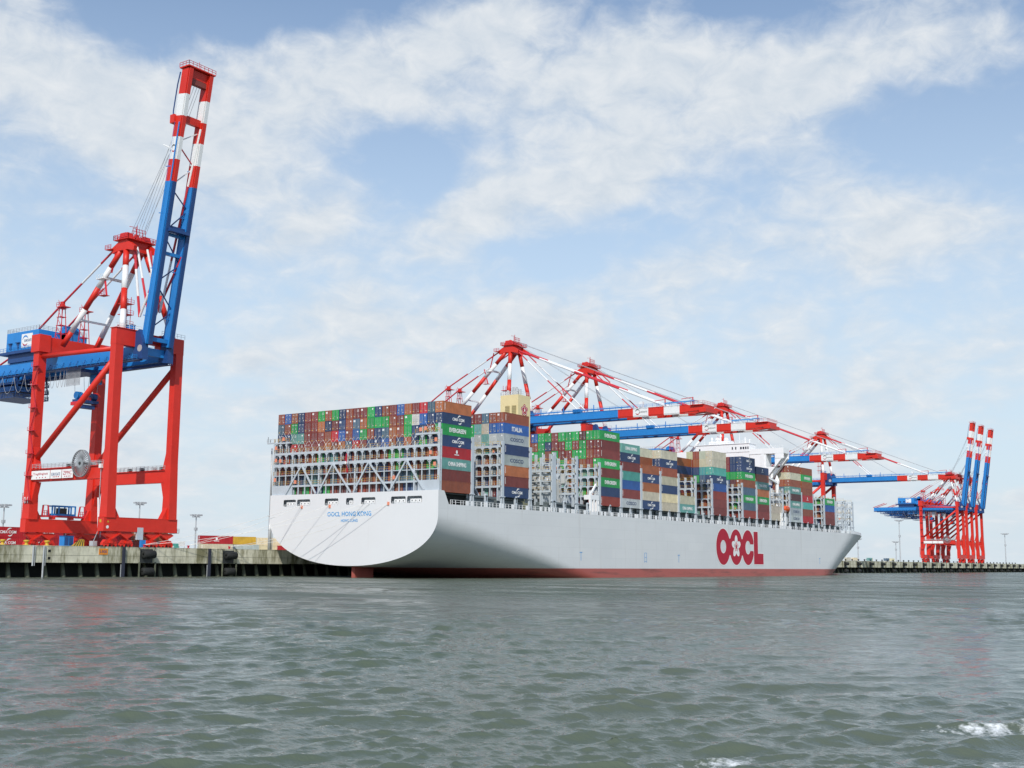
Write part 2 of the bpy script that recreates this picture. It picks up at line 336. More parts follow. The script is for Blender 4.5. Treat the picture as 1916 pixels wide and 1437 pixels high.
for x in (-47,-20):
    mb=MB();mb.beam((x,-.4,-2),(x,-.4,QZ+.1),.65,.5,mat('tarred_timber',(.025,.03,.05),.7),(0,1,0));mb.beam((x-.55,-.25,-2),(x-.55,-.25,3),.15,.15,STEEL,(0,1,0));mb.obj('timber_rubbing_post',qw)
mb=MB()
for z in (6.0,4.35): mb.box(-67.6,-66.9,-.03,.02,z-.3,z+.3,DARKV)
mb.obj('recess_shade_plate',qw)  # raised near-black plates paint the shade of recesses in the wall
mb=MB();mb.box(-53.9,-51.4,-.08,-.01,5.3,6.75,mat('orange_sign',(.80,.27,.02),.5))
sg=mb.obj('berth_sign',qw);text('I-900',(-52.65,-.1,6.0),1.9,.75,DBLUE,qw,'-y','sign_text')
# fenders
def fender(x,near,label,grp):
    r=empty('quay_fender',(x,QY-1.1,5.5),label,'fender',grp)
    mb=MB();L=1.75;mb.lathe((-L,0,0),(1,0,0),[(0,.25),(0,.75),(.15,.98),(2*L-.15,.98),(2*L,.75),(2*L,.25)],BLACK,18 if near else 10)
    mb.obj('rubber_cylinder',r,True)
    mb=MB();mb.box(-1.9,1.9,.95,1.1,-2.1,1.3,DARK);
    mb.obj('backing_panel',r)
    mb=MB();mb.lathe((-1.6,.35,-4.2),(1,0,0),[(0,.2),(0,.85),(.15,.95),(3.1,.95),(3.2,.8),(3.2,.2)],BLACK,12);mb.obj('lower_cylinder',r,True)
    if near:
        mb=MB()
        for s in(-1,1): mb.tube((s*1.5,0,.5),(s*2.6,.9,1.7),.07,DARK,6);mb.beam((s*2.4,.5,-7),(s*2.4,.5,-1.9),.3,.3,CONC2,(0,1,0))
        mb.obj('hanging_chain',r)
fender(-40,True,'black rubber cylinder fender on the quay wall right below the tall near crane','quay fenders')
fender(-13.3,True,'black rubber cylinder fender on the quay wall just left of the ship stern','quay fenders')
ORD=['first','second','third','fourth','fifth','sixth','seventh','eighth','ninth','tenth','eleventh','twelfth','thirteenth','fourteenth','fifteenth','sixteenth','seventeenth','eighteenth','nineteenth','twentieth','twenty-first','twenty-second','twenty-third']
x=442
k=0
while x<1200:
    fender(x,False,'small dark fender on the far quay wall, %s one right of the ship bow'%(ORD[k] if k<23 else 'number %d'%(k+1)),'fenders along the far quay'); x+=22.7;k+=1
# bollards
def bollard(x,m,label,grp,s=1,y=QY+.9):
    r=empty('mooring_bollard',(x,y,QZ+.1),label,'bollard',grp)
    mb=MB();mb.lathe((0,0,0),(0,0,1),[(0,.55*s),(.12*s,.55*s),(.2*s,.3*s),(.6*s,.3*s),(.75*s,.55*s),(.95*s,.55*s),(1.05*s,.3*s),(1.05*s,.01)],m,14);mb.obj('bollard_post',r,True)
    mb=MB();mb.box(-.75*s,.75*s,-.6*s,.6*s,-.06,.05,m);mb.obj('base_plate',r)
for x,d in ((-78.6,'at the left end of the photo'),(-72.7,'under the left leg of the near crane'),(-67.4,'left of the blue box below the near crane')): bollard(x,YEL,'yellow mooring bollard on the quay edge '+d,'yellow mooring bollards',1.15)
for x,d in ((-40,'near the right bogies of the crane'),(-26.1,'just right of the near crane'),(-12.2,'below the yellow and grey containers')): bollard(x,OOC,'red mooring bollard holding white ropes '+d,'red mooring bollards',.7)
for k in range(42): bollard(446+11.3*k,DARK,'tiny dark bollard on the far quay edge, %s from the ship bow'%(ORD[k] if k<23 else 'number %d'%(k+1)),'bollards on the far quay',1.1)
# ================================================================ SHIP
ship=empty('container_ship',(0,0,0),'huge grey container ship moored along the quay, stern towards the camera','container ship')
Bh=29.4; ZD=18.6
def lerp(a,b,t): return a+(b-a)*t
def pw(x,pts):
    if x<=pts[0][0]: return pts[0][1]
    for (a,b),(c,d) in zip(pts[:-1],pts[1:]):
        if x<=c: return lerp(b,d,(x-a)/(c-a))
    return pts[-1][1]
def smooth_pw(x,pts):
    w=.0;s=0
    for d in (-3,-1.5,0,1.5,3): s+=pw(max(x+d*min(1,x/6),0),pts)
    return s/5
def stern_section(X,ztop):
    zf=smooth_pw(X,[(0,16),(3,16),(20,13.2),(45,8),(63,3.6),(84,-.6),(110,-3)]);zb=smooth_pw(X,[(0,3.04),(10,2.3),(20,1.2),(35,-.8),(60,-4),(110,-8)]);n=pw(X,[(0,2.15),(60,2.3),(110,4)])
    pts=[(Bh,lerp(ztop,zf,i/8)) for i in range(8)]
    for i in range(33):
        a=i/32*PI/2; pts.append((Bh*math.cos(a)**(2/n) if i<32 else 0,zf-(zf-zb)*math.sin(a)**(2/n)))
    return pts
def ztop(X): return pw(X,[(0,22.0),(2.4,21.9),(4.3,ZD),(999,ZD)])
mb=MB()
Xs=[0,.6,1.5,2.4,3.2,4.3,6,8,11,14,18,22,27,33,40,47,55,63,71,80,90,100,112,130,160,200,250]
for side in(1,-1):
    P=[];n=None
    for X in Xs:
        s=stern_section(X,ztop(X));n=len(s);P+=[(X,side*y,z) for y,z in s]
    F=[]
    for i in range(len(Xs)-1):
        for j in range(n-1):
            q=(i*n+j,i*n+j+1,(i+1)*n+j+1,(i+1)*n+j);F.append(q if side>0 else q[::-1])
    mb.poly(P,F,HULL)
    zs=[ZD-(ZD+3)*(k/16) for k in range(17)];NU=30;P=[]
    for z in zs:
        Xe=346+(399.5-346)*max(-.05,z/ZD)**1.0 if z>0 else 346; X0=pw(z,[(-3,262),(ZD,302)])
        for u in range(NU+1):
            X=250+(Xe-250)*(u/NU)**.85;t=max(0,(X-X0)/(Xe-X0));P.append((X,side*Bh*(1-min(1,t)**1.35),z))
    F=[]
    for i in range(16):
        for u in range(NU):
            q=(i*(NU+1)+u,(i+1)*(NU+1)+u,(i+1)*(NU+1)+u+1,i*(NU+1)+u+1);F.append(q if side>0 else q[::-1])
    mb.poly(P,F,HULL)
t=HULL.node_tree;pb=t.nodes['Principled BSDF'];old=pb.inputs['Base Color'].links[0].from_socket
g_=t.nodes.new('ShaderNodeNewGeometry');sp=t.nodes.new('ShaderNodeSeparateXYZ');t.links.new(g_.outputs['Position'],sp.inputs[0])
gt=t.nodes.new('ShaderNodeMath');gt.operation='LESS_THAN';t.links.new(sp.outputs[2],gt.inputs[0]);gt.inputs[1].default_value=2.72
bt=BOOT.node_tree.nodes;
nn=t.nodes.new('ShaderNodeTexNoise');mp_=t.nodes.new('ShaderNodeMapping');t.links.new(g_.outputs['Position'],mp_.inputs[0]);mp_.inputs['Scale'].default_value=(.06,.06,.6);t.links.new(mp_.outputs[0],nn.inputs['Vector']);nn.inputs['Scale'].default_value=1;nn.inputs['Detail'].default_value=8;nn.inputs['Roughness'].default_value=.68
r_=t.nodes.new('ShaderNodeMapRange');t.links.new(nn.outputs['Fac'],r_.inputs[0]);r_.inputs[1].default_value=.52;r_.inputs[2].default_value=.72
bk=t.nodes.new('ShaderNodeTexBrick');cx_=t.nodes.new('ShaderNodeCombineXYZ');t.links.new(sp.outputs[0],cx_.inputs[0]);t.links.new(sp.outputs[2],cx_.inputs[1]);t.links.new(cx_.outputs[0],bk.inputs['Vector'])
bk.inputs['Scale'].default_value=1;bk.inputs['Brick Width'].default_value=11.5;bk.inputs['Row Height'].default_value=2.9;bk.inputs['Mortar Size'].default_value=.035;bk.inputs['Mortar Smooth'].default_value=.6
bk.inputs['Color1'].default_value=(1,1,1,1);bk.inputs['Color2'].default_value=(.965,.97,.975,1);bk.inputs['Mortar'].default_value=(.86,.87,.88,1)
mm_=t.nodes.new('ShaderNodeVectorMath');mm_.operation='MULTIPLY';t.links.new(old,mm_.inputs[0]);t.links.new(bk.outputs['Color'],mm_.inputs[1]);old=mm_.outputs[0]
bc=MIXC(r_.outputs[0],(.42,.10,.08),(.14,.05,.04),t);t.links.new(MIXC(gt.outputs[0],old,bc,t),pb.inputs['Base Color'])
# faint weld seams and plate waviness
wv=t.nodes.new('ShaderNodeTexNoise');mq=t.nodes.new('ShaderNodeMapping');t.links.new(g_.outputs['Position'],mq.inputs[0]);mq.inputs['Scale'].default_value=(.12,.12,.45);t.links.new(mq.outputs[0],wv.inputs['Vector']);wv.inputs['Scale'].default_value=1;wv.inputs['Detail'].default_value=3
bb=t.nodes.new('ShaderNodeBump');bb.inputs['Strength'].default_value=.25;bb.inputs['Distance'].default_value=.12;t.links.new(wv.outputs['Fac'],bb.inputs['Height']);t.links.new(bb.outputs[0],pb.inputs['Normal'])
hull=mb.obj('hull',ship,True)
# transom with mooring openings
OPEN=[(24.2,19.6),(19.1,14.3),(8.9,4.1),(1.3,-1.2),(-4.0,-8.8),(-14.1,-18.9),(-19.4,-24.2)]; z1,z2=18.85,20.65
sec=stern_section(0,22.0)
mb=MB();low=[(0,y,z) for y,z in sec if z<z1-.01]; low=[(0,Bh,z1)]+low
pts=low+[(0,-y,z) for _,y,z in low[-2::-1]]
mb.poly(pts,[tuple(range(len(pts)))],TRANS)
mb.poly([(0,Bh,z2),(0,-Bh,z2),(0,-Bh,22.0),(0,Bh,22.0)],[(0,1,2,3)],TRANS)
e=[Bh]+[v for a in OPEN for v in a]+[-Bh]
for i in range(0,len(e),2): mb.poly([(0,e[i],z1),(0,e[i+1],z1),(0,e[i+1],z2),(0,e[i],z2)],[(0,1,2,3)],TRANS)
for a,b in OPEN:
    for y,sy in((a,-1),(b,1)):
        for z,sz in((z1,1),(z2,-1)):
            c=.38;P=[(0,y,z)]+[(0,y+sy*c*(1-math.cos(k*PI/8)),z+sz*c*(1-math.sin(k*PI/8))) for k in range(5)]
            mb.poly(P,[(0,k+1,k+2) for k in range(4)],TRANS)
mb.poly([(1.7,Bh,z1-.6),(1.7,-Bh,z1-.6),(1.7,-Bh,21.8),(1.7,Bh,21.8)],[(0,1,2,3)],GREY)
mb.poly([(0,Bh,z1-.02),(2.2,Bh,z1-.02),(2.2,-Bh,z1-.02),(0,-Bh,z1-.02)],[(0,1,2,3)],GREY)
mb.poly([(0,Bh,21.97),(0,-Bh,21.97),(3,-Bh,21.9),(3,Bh,21.9)],[(0,1,2,3)],GREY)
mb.obj('transom',ship)
for a,b in OPEN:
    mb=MB();y=a-.5
    for yy in (a-1.2,(a+b)/2,b+1.2)[:3 if a-b>3 else 1]:
        mb.box(.5,1.3,yy-.55,yy+.55,z1-.0,z1+1.15,SWHITE);mb.box(.45,.5,yy-.18,yy+.12,z1+.5,z1+.85,DARK);mb.box(.9,1.4,yy-.9,yy+.8,z1,z1+.7,GREY)
    mb.rail([(.12,a-.3,z1),(.12,b+.3,z1)],.55,WHITE,1.0,.03)
    mb.obj('mooring_opening',ship)
text('OOCL HONG KONG',(-.03,.15,16.5),15.4,1.25,SKYB,ship,'-x','name_lettering',.022)
text('HONG KONG',(-.03,.0,14.75),5.8,.78,SKYB,ship,'-x','port_lettering',.02)
mb=MB();mb.box(2.2,9.5,-.42,.42,-4,3.0,BOOT);mb.poly([(1.4,0,3.2),(1.4,0,-3),(2.2,.42,-3),(2.2,.42,3.0),(2.2,-.42,-3),(2.2,-.42,3.0)],[(0,1,2,3),(0,5,4,1)],BOOT);mb.obj('rudder',ship)
# deck plate and hatch coamings
mb=MB();pts=[(4.3,-Bh+.05,ZD-.05),(302,-Bh+.05,ZD-.05)];bowp=[]
for u in range(13):
    X=302+97*(u/12);t_=u/12;bowp.append((X,Bh*(1-t_**1.35)-.05 if u<12 else 0,ZD-.05))
pts=[(3.0,-Bh+.05,ZD-.05)]+[(x,-y,z) for x,y,z in bowp]+[(x,y,z) for x,y,z in bowp[-2::-1]]+[(3.0,Bh-.05,ZD-.05)]
mb.poly(pts,[tuple(range(len(pts)))],HATCH);mb.obj('main_deck',ship)
# big crimson emblem on the side
LX=-Bh-.05
def ell(cx,cz,rx,rz,n=40,a0=0,a1=2*PI): return [(cx+rx*math.cos(a0+(a1-a0)*i/n),cz+rz*math.sin(a0+(a1-a0)*i/n)) for i in range(n+(0 if a1-a0>6.28 else 1))]
def ring(mb,o,i_,y,m):
    n=len(o);mb.poly([(x,y,z) for x,z in o]+[(x,y,z) for x,z in i_],[(k,n+k,n+(k+1)%n,(k+1)%n)[::-1] for k in range(n)],m)
lg=MB();wl=MB();cz=10.58;rz=6.47
for cx,hx,hz in((166,2.35,2.35),(177.1,0,0)):
    ring(wl,ell(cx,cz,6.25,rz+.3),ell(cx,cz,max(hx-.25,.1),max(hz-.25,.1)),LX,TXW)
    ring(lg,ell(cx,cz,5.9 if cx<170 else 5.7,rz),ell(cx,cz,hx or .1,hz or .1),LX-.012,OOC)
# C: ring cut open to the right
def Cshape(mb,ro,rzo,ri,rzi,y,m,cut):
    cx=187.7;a0=cut;a1=2*PI-cut;o=ell(cx,cz,ro,rzo,36,a0,a1);i_=ell(cx,cz,ri,rzi,36,a0,a1);n=len(o)
    mb.poly([(x,y,z) for x,z in o]+[(x,y,z) for x,z in i_],[(k,n+k,n+k+1,k+1)[::-1] for k in range(n-1)],m)
Cshape(wl,6.0,rz+.3,2.0,2.2,LX-.002,TXW,.15);Cshape(lg,5.6,rz,2.3,2.5,LX-.016,OOC,.23)
wl.poly([(189.6,LX-.02,9.35),(193.1,LX-.02,9.35),(193.1,LX-.02,11.8),(189.6,LX-.02,11.8)],[(0,1,2,3)],HULL)
wl.poly([(x,LX-.024,z) for x,z in [(192.8,4.1),(202.4,4.1),(202.4,8.75),(197.2,8.75),(197.2,16.95),(192.8,16.95)]],[(0,1,2,3,4,5)],TXW)
lg.poly([(x,LX-.03,z) for x,z in [(193.1,4.4),(202,4.4),(202,8.45),(196.9,8.45),(196.9,16.65),(193.1,16.65)]],[(0,1,2,3,4,5)],OOC)
for cx in (171.55,182.45): lg.poly([(cx-.6,LX-.02,7.6),(cx+.6,LX-.02,7.6),(cx+.6,LX-.02,13.6),(cx-.6,LX-.02,13.6)],[(0,1,2,3)],OOC)
# five-petal blossom in the second O
for k in range(5):
    a=PI/2+k*2*PI/5;c=(177.1+1.75*math.cos(a)*1.12,10.75+2.15*math.sin(a))
    pe=[];rl=2.0
    for q in range(20):
        b=2*PI*q/20;dx=rl*math.cos(b);dz=1.28*math.sin(b);pe.append((c[0]+dx*math.cos(a)-dz*math.sin(a),LX-.035-k*.003,c[1]+dx*math.sin(a)+dz*math.cos(a)))
    wl.poly(pe,[tuple(range(20))],TXW)
    for s_,l_ in((-.35,1.5),(0,1.9),(.35,1.5)):
        d=Vector((math.cos(a+s_),0,math.sin(a+s_)));lg.beam(Vector((177.1,LX-.06,10.75))+d*.45,Vector((177.1,LX-.06,10.75))+d*l_,.02,.14,OOC,(0,1,0));q=Vector((177.1,LX-.065,10.75))+d*l_;lg.poly([(q.x+.18*math.cos(b),q.y,q.z+.18*math.sin(b)) for b in [i*PI/3 for i in range(6)]],[tuple(range(6))],OOC)
lg.poly([(177.1+.62*math.cos(b),LX-.07,10.75+.62*math.sin(b)) for b in [i*PI/8 for i in range(16)]],[tuple(range(16))],OOC)
wl.obj('emblem_outline',ship);lg.obj('side_emblem',ship)
mb=MB()
for X,z in((67.9,6.3),(130.8,6.1),(262,6.1)): mb.box(X-.75,X+.75,LX,LX+.02,z+1.0,z+1.2,SKYB);mb.box(X-.09,X+.09,LX-.01,LX+.02,z-1.3,z+1.0,SKYB)
for z in (7.6,6.2,4.9): mb.box(107,108,LX,LX+.02,z,z+.12,SKYB)
mb.box(106.7,106.85,LX,LX+.02,4.6,7.7,SKYB);mb.box(108.1,108.25,LX,LX+.02,4.6,7.7,SKYB);mb.obj('tug_mark',ship)
# deck-edge bulwark pieces and rails
mb=MB();x=5.0;rnd=random.Random(3)
while x<300:
    w=rnd.choice([.5,.9,1.3]); c=rnd.random()
    for s in(-1,1): 
        if c<.5: mb.box(x,x+w,s*(Bh-.10)-.05,s*(Bh-.10)+.05,ZD,ZD+1.15,SWHITE)
        else: mb.box(x,x+.12,s*(Bh-.1)-.05,s*(Bh-.1)+.05,ZD,ZD+1.15,SWHITE)
    x+=w+rnd.choice([.25,.5,.9])
for s in(-1,1):
    for h in(.6,1.15): mb.beam((5,s*(Bh-.1),ZD+h),(302,s*(Bh-.1),ZD+h),.07,.07,SWHITE)
for (a,b) in zip(bowp[:-1],bowp[1:]):
    for s in(-1,1): mb.beam((a[0],s*a[1],ZD+.6),(b[0],s*b[1],ZD+.6),.12,1.3,SWHITE)
mb.obj('deck_railing',ship)
mb=MB()
for i in range(14):   # dark shadowed walkway equipment below the hatches, mid-bay stanchions
    pass
BAYS={}
A0=1.68
for n in range(2): BAYS['a%d'%n]=A0+13.12*n
BAYS['a1']=14.8; BAYS['a2']=28.6
for n in range(11): BAYS['m%d'%n]=79.7+13.12*n
for n in range(6): BAYS['f%d'%n]=231.6+13.12*n
BAYS['e0']=53.6;BAYS['e1']=66.6
mb=MB();st=MB()
for kx,X in BAYS.items():
    if kx=='a0': mb.box(5,X+12.2,-27.2,27.2,ZD,21.3,DARKV); mb.box(X,X+12.2,-27.8,27.8,21.3,21.58,HATCH);continue  # near-black block paints the shade beneath the stern bay
    hw=27.0 if X<290 else 27-(X-285)*.5
    mb.box(X-.2,X+12.3,-hw,hw,ZD,20.9,HATCH);mb.box(X,X+12.2,-hw-.5,hw+.5,21.0,21.58,HATCH)
    for s in(-1,1):
        for fx in (3.0,9.2) if False else (6.1,):
            c=Vector((X+fx,s*(Bh-.55),ZD));st.beam(c,c+Vector((0,0,3.0)),1.0,.5,GREY,(0,1,0));st.tube(c+Vector((0,-.25,3.0)),c+Vector((0,.25,3.0)),.5,GREY,14);st.box(c.x-.14,c.x+.14,c.y-.27,c.y+.27,ZD+1.6,ZD+2.6,DARKV)
mb.obj('hatch_cover',ship);st.obj('cell_stanchion',ship)
# lashing bridges
def lashing_bridge(X,top,levels,dens=1,brace=False,side_up=0,z0=ZD,bw=Bh):
    f=MB();r=MB();rows=[i*2.53 for i in range(-11,12)] if dens==1 else [i*5.06 for i in range(-5,6)]
    x0,x1=X-.42,X+.42
    for y in rows:
        if abs(y)>bw-1: continue
        w=.17 if dens==1 else .24
        zt=top-(.4 if abs(y)>bw-8 else 1.0)+(side_up if abs(y)>bw-7.6 else 0)
        for xx in (x0,x1): f.box(xx-.14,xx+.14,y-w,y+w,z0+2,zt,GREY)
    for s in(-1,1):
        y=s*(bw-.3);f.box(X-.5,X+.5,y-.25,y+.25,z0+3,top+side_up,GREY);f.box(X-.56,X-.505,y-.1,y+.1,top+side_up-1.6,top+side_up-1.0,DARK)
        f.beam((X-.75,y,z0),(X-.3,y,z0+3.2),.35,.45,GREY,(0,1,0));f.beam((X+.75,y,z0),(X+.3,y,z0+3.2),.35,.45,GREY,(0,1,0));f.box(X-.95,X+.95,y-.36,y+.36,z0+2.9,z0+3.15,GREY)
    for i,z in enumerate(levels):
        thick=.55 if i%2==0 else .26
        f.box(X-.5,X+.5,-bw+.3,bw-.3,z-thick/2,z+thick/2,GREY)
        r.rail([(x0-.16,-bw+.6,z+.2),(x0-.16,bw-.6,z+.2)],1.05,YEL,2.53,.026,2)
        if i>=len(levels)-3 and dens==1:
            for y in rows[:-1]:
                if abs(y+1.26)>bw-1: continue
                for s in(0,1): # rounded gussets under the beam
                    yy=y+.17 if s==0 else y+2.36;d=.5 if s==0 else -.5
                    f.prism([(x0-.1,yy,z-thick/2),(x0-.1,yy+d,z-thick/2),(x0-.1,yy,z-thick/2-.55)],(.1,0,0),GREY)
    if side_up:
        for s in(-1,1): f.box(X-.5,X+.5,min(s*(bw-.3),s*(bw-7.7)),max(s*(bw-.3),s*(bw-7.7)),top-.2,top+.2,GREY)
    if brace:
        for y in (-15,0,15):
            for s in(-1,1): f.beam((X-.75,y,levels[-1]-3),(X-.75,y+s*7,z0+3.3),.38,.3,GREY,(1,0,0))
    b=f.obj('lashing_bridge',ship);r.obj('walkway_rail',b)
    o=MB();rr=random.Random(int(X*10))
    for i in range(6 if dens==1 else 5):
        y=rr.choice(rows[:-1])+1.26 
        if abs(y)>bw-2: continue
        z=rr.choice(levels)+.35;o.box(x0-.32,x0-.12,y-.2,y+.2,z,z+.6,LORG)
    o.obj('equipment_box',b)
ae=empty('x',(0,0,0),None,None);bpy.data.objects.remove(ae)
# stern bridge: ten levels with zigzag braces
STL=[24.35,27.3,30.1,33.3]
def stern_bridge():
    X=.95;f=MB();r=MB();x0=.55
    cols=[29.1,26.8,24.4,21.95,19.5,17.05,14.5,11.95,9.3,6.75,4.1,1.6,-.95,-3.4,-6.1,-8.5,-11.05,-13.6,-16.1,-18.6,-21.05,-23.5,-25.95,-28.9]
    for i,y in enumerate(cols):
        ex=(2.6 if y>22.5 else (4.2 if y<-22.5 else 0));main=i in(0,3,7,12,17,20,23)
        w=.22 if main else .11;w=.34 if i==23 else w
        f.box(x0-.05,x0+.22,y-w,y+w,22,34.6+ex*.85-(.0 if i not in(0,23) else -.7),GREY);f.box(1.25,1.5,y-w*.8,y+w*.8,22 if main else 31,34+ex*.8,GREY)
    for i,z in enumerate(STL):
        th={0:.5,1:.2,2:.75,3:.6}[i];f.box(x0-.02,1.5,-29.1,29.1,z-th/2,z+th/2,GREY)
        r.rail([(x0-.12,29,z+th/2),(x0-.12,-29,z+th/2)],1.05,YEL,2.45,.024,2)
    f.box(x0,1.5,23.2,29.1,36.2,36.6,GREY);f.box(x0,1.5,-29.1,-21.2,36.1,36.6,GREY)
    r.rail([(x0-.1,29,36.6),(x0-.1,23.3,36.6)],1,YEL,1.2);r.rail([(x0-.1,-29,36.6),(x0-.1,-21.3,36.6)],1,YEL,1.2)
    for a,b in((29.1,22.2),(-22.3,-29.1)): f.box(x0-.04,x0+.1,min(a,b),max(a,b),21.9,24.1,GREY)
    for zb in (30.1,33.3,27.3+2.6,36.3):   # rounded gussets
        for i in range(len(cols)-1):
            y0,y1=cols[i],cols[i+1]
            if zb>34 and not(y1>22.5 or y0<-21): continue
            th=.37
            for yy,d in((y0-.15,-.55),(y1+.15,.55)): f.prism([(x0-.04,yy,zb-th),(x0-.04,yy+d,zb-th),(x0-.04,yy,zb-th-.6)],(.12,0,0),GREY)
    b=f.obj('stern_lashing_bridge',ship);r.obj('walkway_rail',b)
    zz=MB()
    for ya,yb in((18.2,24.0),(18.2,12.6),(6.7,11.8),(6.7,-.0),(-5.9,-.9),(-5.9,-13.0),(-18.6,-13.3),(-18.6,-24.5)):
        zz.beam((.33,ya,29.9),(.25,yb,22.1),.42,.3,GREY,(1,0,0))
    zz.obj('diagonal_brace',b)
    lr=MB()
    for i,y in enumerate(cols[:-1]):
        ye=cols[i+1];zt=36.4+ (2.6 if y>22.5 else (2.6 if y<-22 else 0))
        lr.beam((1.3,y-.25,zt-2.6),(1.62,ye+.3,zt+.2),.05,.05,WHITE);lr.beam((1.3,ye+.25,zt-2.6),(1.62,y-.3,zt+.2),.05,.05,WHITE)
    lr.obj('lashing_rod',b)
    o=MB()
    for y,z in((28.3,36.9-2.3),(28.2,31.2),(26.5,33.9-2.9),(28.3,25.2+.6),(20.5,25.0),(-14.5,25.1),(-26.3,31),(-27.7,28.1),(-28.0,34.2),(-23,37),(25.5,37.0),(-24.6,37.2)): o.box(.32,.5,y-.38,y+.38,z,z+.95,LORG)
    o.obj('lifebuoy_box',b)
    a=MB();a.beam((.9,29.3,36.6),(.9,32.2,36.6),.5,.35,GREY);a.tube((.9,32.0,36.7),(.9,32.0,38.4),.07,DARK,6);a.tube((.9,31.2,36.7),(.9,31.2,37.6),.05,DARK,6);a.rail([(.7,29.4,36.8),(.7,32.2,36.8)],.9,STEEL,1);a.obj('aerial_platform',b)
stern_bridge()
lashing_bridge(14.35,36.4,[24.4,27.3,30.2,33.2],1,True,0)
lashing_bridge(28.0,36.6,[24.4,27.3,30.2,33.2,35.2],1,True,0)
lashing_bridge(41.4,36.0,[24.4,27.3,30.2,33.2],1,True,0)
lashing_bridge(52.9,34.6,[24.4,27.3,30.2],2,True,0)
lashing_bridge(53.9,35.6,[23.4,26.3,29.2,32.4],1,False,0)
lashing_bridge(66.0,35.4,[24.4,27.3,30.2,33],1,True,0)
for k in range(12):
    X=79.7+13.12*k-.55;lashing_bridge(X,34.6,[24.4,27.3,30.2,32.8],1,k in(4,5,7),0)
for k in range(7):
    X=231.6+13.12*k-.55;bwid=Bh*(1-max(0,(X-302)/97)**1.35)-.2
    lashing_bridge(X,34.2 if k<5 else 33.2,[24.4,27.3,30.2,32.8],1,k in(4,5),0,bw=bwid)
lashing_bridge(317,31.5,[23,26,28.5],2,False,0,bw=24.5)
# deckhouse
dh=MB();dh.box(224.5,230.3,-14.8,15.5,ZD,50.2,SWHITE);dh.box(224.3,230.6,-15.0,9.2,50.2,53.6,SWHITE);dh.box(224,231,-15.3,9.6,53.6,53.9,SWHITE)
dh.box(224.4,230.5,9.2,29.4,48.6,51.3,SWHITE);dh.prism([(224.5,15.5,48.7),(224.5,24,48.7),(224.5,15.5,42)],(5,0,0),SWHITE);dh.box(224.6,230.0,-22,-15,36.5,50,SWHITE)
dh.box(224.4,230.5,-29.6,-14.8,49.0,51.2,SWHITE)
for x_ in(224.6,230.0): 
    dh.beam((x_,-20.6,49.2),(x_,-20.6,36.9),.3,1.5,SWHITE,(0,1,0));dh.box(x_-.15,x_+.15,-29.6,-25.8,46.9,49.1,SWHITE)
    dh.beam((x_,-29.2,47.2),(x_,-20.2,36.7),.3,1.9,SWHITE,(1,0,0));dh.box(x_-.15,x_+.15,-25.8,-21.3,43.6,44.4,SWHITE) if False else None
    dh.prism([(x_-.15,-29.6,47.0),(x_-.15,-25.8,47.0),(x_-.15,-25.8,43.9)],(.3,0,0),SWHITE);dh.prism([(x_-.15,-25.8,43.6),(x_-.15,-21.3,43.6),(x_-.15,-21.3,38.5)],(.3,0,0),SWHITE)
dho=dh.obj('deckhouse',ship)
def windows(lst,x=224.28,nm='window'):
    for y0,y1,za,zb in lst:
        w=MB();w.box(x-.03,x+.02,min(y0,y1),max(y0,y1),za,zb,GLASS);w.obj(nm,dho)
windows([(7.7,7.1,51.2,52.2),(-7.2,-7.7,51.3,52.4),(-8.7,-9.2,51.3,52.4),(-10.9,-11.6,51.3,52.3),(-12.0,-12.7,51.3,52.3),(-13.1,-13.7,51.3,52.3),(-14.1,-14.6,51.3,52.3)])
w=MB();w.box(224.46,224.49,-13.9,-11.3,44.4,46.9,mat('grey_louvre',(.28,.31,.32),.6));w.box(224.46,224.49,-11.1,-9.7,45.3,46.9,mat('grey_louvre'));w.obj('louvre_panel',dho)
m_=MB()
for y,h,r in((6.5,5.5,.12),(3,2.4,.5),(-1,3.6,.5),(-3.5,2.0,1.0),(.5,2.2,1.1),(-9.5,6.5,.13),(-12,2.6,.35),(-14,1.8,.3)):
    m_.tube((227,y,53.9),(227,y,53.9+h),r*.6,SWHITE,8)
    if r>.4: m_.lathe((227,y,53.9+h-.6),(0,0,1),[(0,r*.6),(.3,r),(.9,r),(1.3,r*.6),(1.45,.01)],SWHITE,12)
    else: m_.box(226.9,227.1,y-.7,y+.7,53.9+h*.7,53.9+h*.7+.12,SWHITE)
m_.box(225,229.5,-6,3.5,53.9,55.2,SWHITE);m_.rail([(224.4,-29.4,51.2),(224.4,-15,51.2)],1.1,SWHITE,1.5);m_.rail([(224.4,9.4,53.9),(224.4,-15,53.9)],1.1,SWHITE,1.5);m_.obj('mast_and_aerials',dho)
fm=MB();fm.tube((227,-18,54),(227,-18,57.5),.06,SWHITE,6);fm.poly([(227,-18.0,57.3),(226.4,-19.3,57.0),(226.0,-19.9,55.9),(226.6,-18.9,56.1)],[(0,1,2,3)],OOC);fm.obj('signal_flag',ship)
